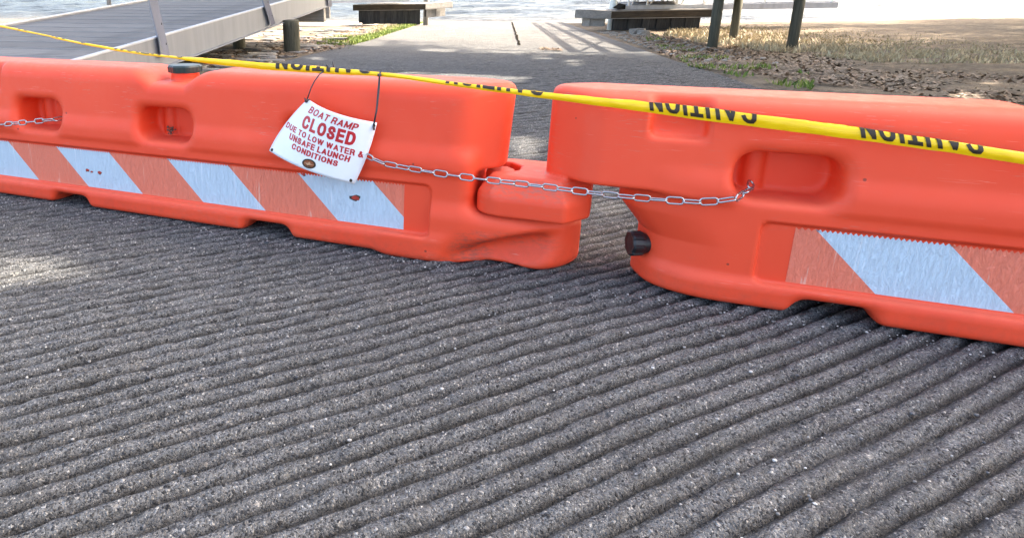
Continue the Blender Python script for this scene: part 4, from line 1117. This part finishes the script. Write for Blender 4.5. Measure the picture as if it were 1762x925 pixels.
def scatter(name, region, n, kind, mat, label, hmin, hmax, zf=0.0):
    """small blades or leaf flakes on the ramp plane; region(x,y)->bool in metres is sampled in boxes of photo points"""
    vs = []; fs = []; c = 0; tries = 0
    while c < n and tries < n * 30:
        tries += 1
        p = region()
        if p is None: continue
        c += 1; b = len(vs)
        if kind == 'blade':
            for _ in range(1):
                h = rnd.uniform(hmin, hmax); q = rnd.uniform(0, 6.28); wv = Vector((math.cos(q), math.sin(q), 0)) * (0.006 + 0.01 * rnd.random()) * (1 + h * 3)
                ln = Vector((rnd.gauss(0, 0.35), rnd.gauss(0, 0.35), 1)).normalized() * h
                vs += [p - wv, p + wv, p + ln * 0.6 + wv * 0.6, p + ln + Vector((ln.x, ln.y, 0)) * 0.5]
                fs += [(b, b + 1, b + 2), (b, b + 2, b + 3)]
        else:
            s_ = rnd.uniform(hmin, hmax); q = rnd.uniform(0, 6.28); a = Vector((math.cos(q), math.sin(q), rnd.gauss(0, 0.25))) * s_; d = Vector((-math.sin(q), math.cos(q), rnd.gauss(0, 0.25))) * s_ * 0.45
            z = Vector((0, 0, 0.004 + rnd.random() * 0.012))
            vs += [p - a + z, p + d + z, p + a + z + Vector((0, 0, s_ * 0.2)), p - d + z]; fs += [(b, b + 1, b + 2), (b, b + 2, b + 3)]
    o = link(name, mesh(name, vs, fs), mat, None, M); o['kind'] = 'stuff'; o['label'] = label; return o
def poly_region(poly, z=0.0, noise_t=None):
    xs = [p[0] for p in poly]; ys = [p[1] for p in poly]
    def f():
        # uniform over the ground, not over the photograph
        x = rnd.uniform(min(xs), max(xs)); yy = 1 / rnd.uniform(1 / (max(ys) - 3), 1 / (min(ys) - 3)) + 3
        ins = False
        for i in range(len(poly)):
            (x1, y1), (x2, y2) = poly[i], poly[i - 1]
            if (y1 > yy) != (y2 > yy) and x < (x2 - x1) * (yy - y1) / (y2 - y1) + x1: ins = not ins
        if not ins: return None
        p = gz(x, yy)
        if noise_t is not None and noise.noise(Vector((p.x * 1.3, p.y * 1.3, 4))) < noise_t: return None
        p.z = z; return p
    return f
scatter('green_grass', poly_region([(604, 78), (598, 68), (640, 60), (670, 47), (715, 39), (730, 40), (680, 55), (640, 69)]), 5200, 'blade', GRASSM, 'green grass along the left edge of the ramp', 0.03, 0.10)
scatter('green_grass', poly_region([(540, 80), (560, 66), (600, 60), (640, 62), (600, 84)], noise_t=0.1), 700, 'blade', GRASSM, 'sparse grass tufts among the stones', 0.03, 0.09)
scatter('dry_grass', poly_region([(628, 60), (650, 44), (700, 40), (690, 48), (640, 62)]), 900, 'blade', DRYM, 'dry grass in front of the left dock', 0.04, 0.12)
scatter('dry_grass', poly_region([(1140, 62), (1150, 54), (1210, 50), (1500, 44), (1790, 44), (1790, 120), (1500, 110), (1200, 75)], noise_t=-0.18), 26000, 'blade', DRYM, 'dry straw coloured grass on the right bank', 0.04, 0.16)
scatter('green_grass', poly_region([(1105, 66), (1125, 62), (1215, 95), (1400, 130), (1400, 160), (1185, 115)], noise_t=0.06), 520, 'blade', GRASSM, 'patchy weeds on the right bank', 0.03, 0.10)
scatter('leaf_litter', poly_region([(560, 62), (620, 44), (660, 44), (640, 62), (590, 85), (500, 96), (440, 110), (330, 120), (330, 100), (420, 80)]), 2600, 'flake', LITTER, 'fallen leaves on the left bank', 0.02, 0.06)
scatter('leaf_litter', poly_region([(1075, 62), (1140, 62), (1300, 70), (1762, 130), (1762, 190), (1200, 118), (1130, 90)]), 9000, 'flake', LITTER, 'fallen leaves on the right bank', 0.02, 0.06)
scatter('leaf_litter', poly_region([(930, 82), (965, 85), (968, 88), (925, 86)]), 160, 'flake', LITTER, 'small drift of leaves on the ramp', 0.02, 0.05)
# loose grit and pebbles on the ridges
def pebbles():
    bm = bmesh.new()
    for i in range(1500):
        y = 1 / rnd.uniform(1 / 925.0, 1 / 200.0); x = rnd.uniform(-30, 1790); p = gz(x, y)
        r = 0.0022 + 0.0035 * rnd.random() ** 3
        mt = Matrix.Translation((p.x, p.y, -0.002)) @ Matrix.Diagonal((r * rnd.uniform(0.8, 1.4), r, r * 0.8, 1)) @ Matrix.Rotation(rnd.random() * 6, 4, 'Z')
        bmesh.ops.create_icosphere(bm, subdivisions=1, radius=1.0, matrix=mt)
    for i in range(700):
        u_ = rnd.uniform(-1.4, 4.4); q = B(u_, -0.03 - abs(rnd.gauss(0, 0.03)), 0); r = 0.0018 + 0.003 * rnd.random() ** 3
        bmesh.ops.create_icosphere(bm, subdivisions=1, radius=1.0, matrix=Matrix.Translation((q.x, q.y, 0.001)) @ Matrix.Diagonal((r * rnd.uniform(0.8, 1.4), r, r * 0.8, 1)) @ Matrix.Rotation(rnd.random() * 6, 4, 'Z'))
    t = NT('grit'); gi = t.n('NewGeometry')
    m_ = t.fin(t.ramp(gi.outputs['Random Per Island'], [(0, (0.06, 0.065, 0.075)), (0.5, (0.2, 0.195, 0.19)), (1, (0.5, 0.49, 0.47))]), 0.8)
    o = link('grit', bm_mesh('grit', bm), m_, None, M); o['kind'] = 'stuff'; o['label'] = 'loose grit and pebbles on the ridged ramp'
pebbles()
p = gz(458, 420); o = link('pebble', RM[1].copy(), None, None, M @ Matrix.Translation((p.x, p.y, 0.006)) @ Matrix.Diagonal((0.011, 0.008, 0.009, 1)))
o.data.materials.clear(); o.data.materials.append(mat_stone('blue_grey_pebble', (0.07, 0.09, 0.11), (0.14, 0.17, 0.2)))
tag(o, 'blue grey pebble lying on the ridged ramp below the striped tape', 'pebble')

# ------------------------------------------------------------------ shade trees on the right, out of the photograph's view
LIT = [[(560, 30), (1010, 30), (1085, 88), (955, 89), (900, 81), (860, 70), (800, 60), (700, 56), (560, 52)],
       [(640, 129), (700, 122), (800, 126), (930, 133), (905, 143), (800, 138), (700, 135)],
       [(860, 228), (945, 236), (945, 276), (860, 276)],
       [(1000, 300), (1070, 320), (1080, 386), (1010, 394)],
       [(-90, 428), (70, 431), (195, 446), (190, 482), (-90, 515)],
       [(1140, 54), (1400, 60), (1300, 78), (1160, 72)],
       [(430, 28), (600, 26), (600, 40), (440, 48)],
       [(780, 64), (880, 70), (870, 77), (770, 71)], [(590, 66), (670, 70), (655, 79), (585, 76)], [(640, 58), (760, 62), (740, 67), (640, 64)], [(725, 80), (790, 83), (780, 89), (715, 87)], [(720, 66), (790, 68), (770, 71), (700, 69)]]
for _ in range(26):
    y = rnd.choice([rnd.uniform(95, 170), rnd.uniform(480, 900)]); x = rnd.uniform(350, 1740); ww = (y + 60) * rnd.uniform(0.06, 0.2); hh = ww * rnd.uniform(0.12, 0.3)
    if y > 400 and rnd.random() < 0.55: continue
    LIT.append([(x - ww, y), (x, y - hh), (x + ww, y + hh * 0.4), (x + ww * 0.2, y + hh)])
LITW = [[gz(x, max(y, 6)) for x, y in poly] for poly in LIT]
def lit(p):
    for poly in LITW:
        ins = False
        for i in range(len(poly)):
            a, b = poly[i], poly[i - 1]
            if (a.y > p.y) != (b.y > p.y) and p.x < (b.x - a.x) * (p.y - a.y) / (b.y - a.y) + a.x: ins = not ins
        if ins: return True
    return False
def tree(base_rf, height, crowns, n_leaf, label):
    base = W(base_rf); t = thing('shade_tree', label, 'tree', Matrix.Translation(base), 'shade trees on the right bank')
    top = Vector((0.3, -0.2, height * 0.55))
    tr = link('trunk', tube('trunk', [(0, 0, -0.3), (0.02, 0.03, 0.6), (0.1, 0.0, height * 0.25), tuple(top)], [0.36, 0.29, 0.25, 0.17], 14), BARK, t)
    vs = []; fs = []
    for (c, rr) in crowns:
        c = Vector(c); cl = c - base
        link('limb', tube('limb', [tuple(top * 0.75), tuple(top.lerp(cl, 0.5) + Vector((0, 0, 0.25))), tuple(cl)], [0.13, 0.08, 0.03], 8), BARK, tr)
    vol = [r ** 3 for _, r in crowns]; tot = sum(vol)
    for (c, rr), vv in zip(crowns, vol):
        c = Vector(c)
        clumps = []
        m = int(n_leaf * vv / tot); nc = max(4, m // 60)
        for _ in range(nc):
            d = Vector((rnd.gauss(0, 1), rnd.gauss(0, 1), rnd.gauss(0, 0.8))).normalized() * rr * (0.45 + 0.55 * rnd.random() ** 0.5); clumps.append(c + d)
        for _ in range(m):
            q = rnd.choice(clumps) + Vector((rnd.gauss(0, 0.42), rnd.gauss(0, 0.42), rnd.gauss(0, 0.30)))
            rf = MI @ q; g = rf - S_RF * (rf.z / S_RF.z)
            if lit(g): continue  # leaf left out: crown gaps are shaped to let the sun patches through
            s_ = rnd.uniform(0.08, 0.17); a = Vector((rnd.gauss(0, 1), rnd.gauss(0, 1), rnd.gauss(0, 0.6))).normalized(); d = a.cross(Vector((rnd.gauss(0, 1), rnd.gauss(0, 1), rnd.gauss(0, 1)))).normalized()
            b = len(vs); q = q - base
            vs += [q - a * s_, q + d * s_ * 0.5, q + a * s_, q - d * s_ * 0.5]; fs.append((b, b + 1, b + 2, b + 3))
    lv = link('leaves', mesh('leaves', vs, fs), LEAF, t); lv['kind'] = 'stuff'
def over(x, y, h): # crown centre that shades the ramp-plane point (x, y) from height h
    p = Vector((x, y, 0)) + S_RF * (h / S_RF.z); return W(p)
tree(Vector((16.5, 5.5, 0.1)), 11, [(over(0.5, 1.5, 7.5), 2.4), (over(-1.8, 3.4, 8.0), 2.3), (over(1.8, 3.6, 6.8), 2.4), (over(3.2, 1.2, 7.2), 2.3), (over(-0.5, 5.4, 7.6), 2.2), (over(4.6, 3.2, 6.5), 2.0)], 52000, 'broad shade tree on the right bank near the barriers')
tree(Vector((17.5, 13.5, 0.1)), 11, [(over(1.0, 7.6, 7.5), 2.4), (over(3.6, 6.2, 7.0), 2.3), (over(3.2, 9.4, 7.4), 2.3), (over(5.6, 9.6, 7.0), 2.4), (over(0.4, 10.2, 7.8), 2.1), (over(-2.0, 8.0, 8.2), 2.2), (over(6.6, 6.2, 6.6), 2.0), (over(-0.6, 13.0, 8.0), 1.8), (over(-4.0, 9.0, 8.0), 2.2), (over(-3.6, 12.2, 8.2), 2.0), (over(-6.8, 11.0, 8.4), 2.3), (over(-6.2, 7.8, 8.4), 2.2), (over(-7.6, 14.5, 8.6), 2.2), (over(-2.4, 10.2, 8.2), 2.0), (over(-1.6, 12.6, 8.2), 1.8), (over(-0.6, 15.0, 8.2), 1.5), (over(10.5, 8.5, 6.5), 2.2), (over(13.5, 12.0, 6.5), 2.4), (over(9.5, 12.5, 6.5), 1.8)], 140000, 'second shade tree on the right bank farther down the ramp')
tree(Vector((27, 20, 0.3)), 11, [(over(14.5, 17.0, 6.5), 2.5), (over(18.5, 14.0, 6.5), 2.6), (over(20.5, 20.0, 6.5), 2.8), (over(15.5, 23.0, 6.5), 2.4), (over(25.0, 24.0, 6.5), 2.8), (over(24.0, 17.0, 6.5), 2.6)], 40000, 'third tree, added farthest along the right bank to shade it')  # unseen tree added to throw more shade on the bright right bank
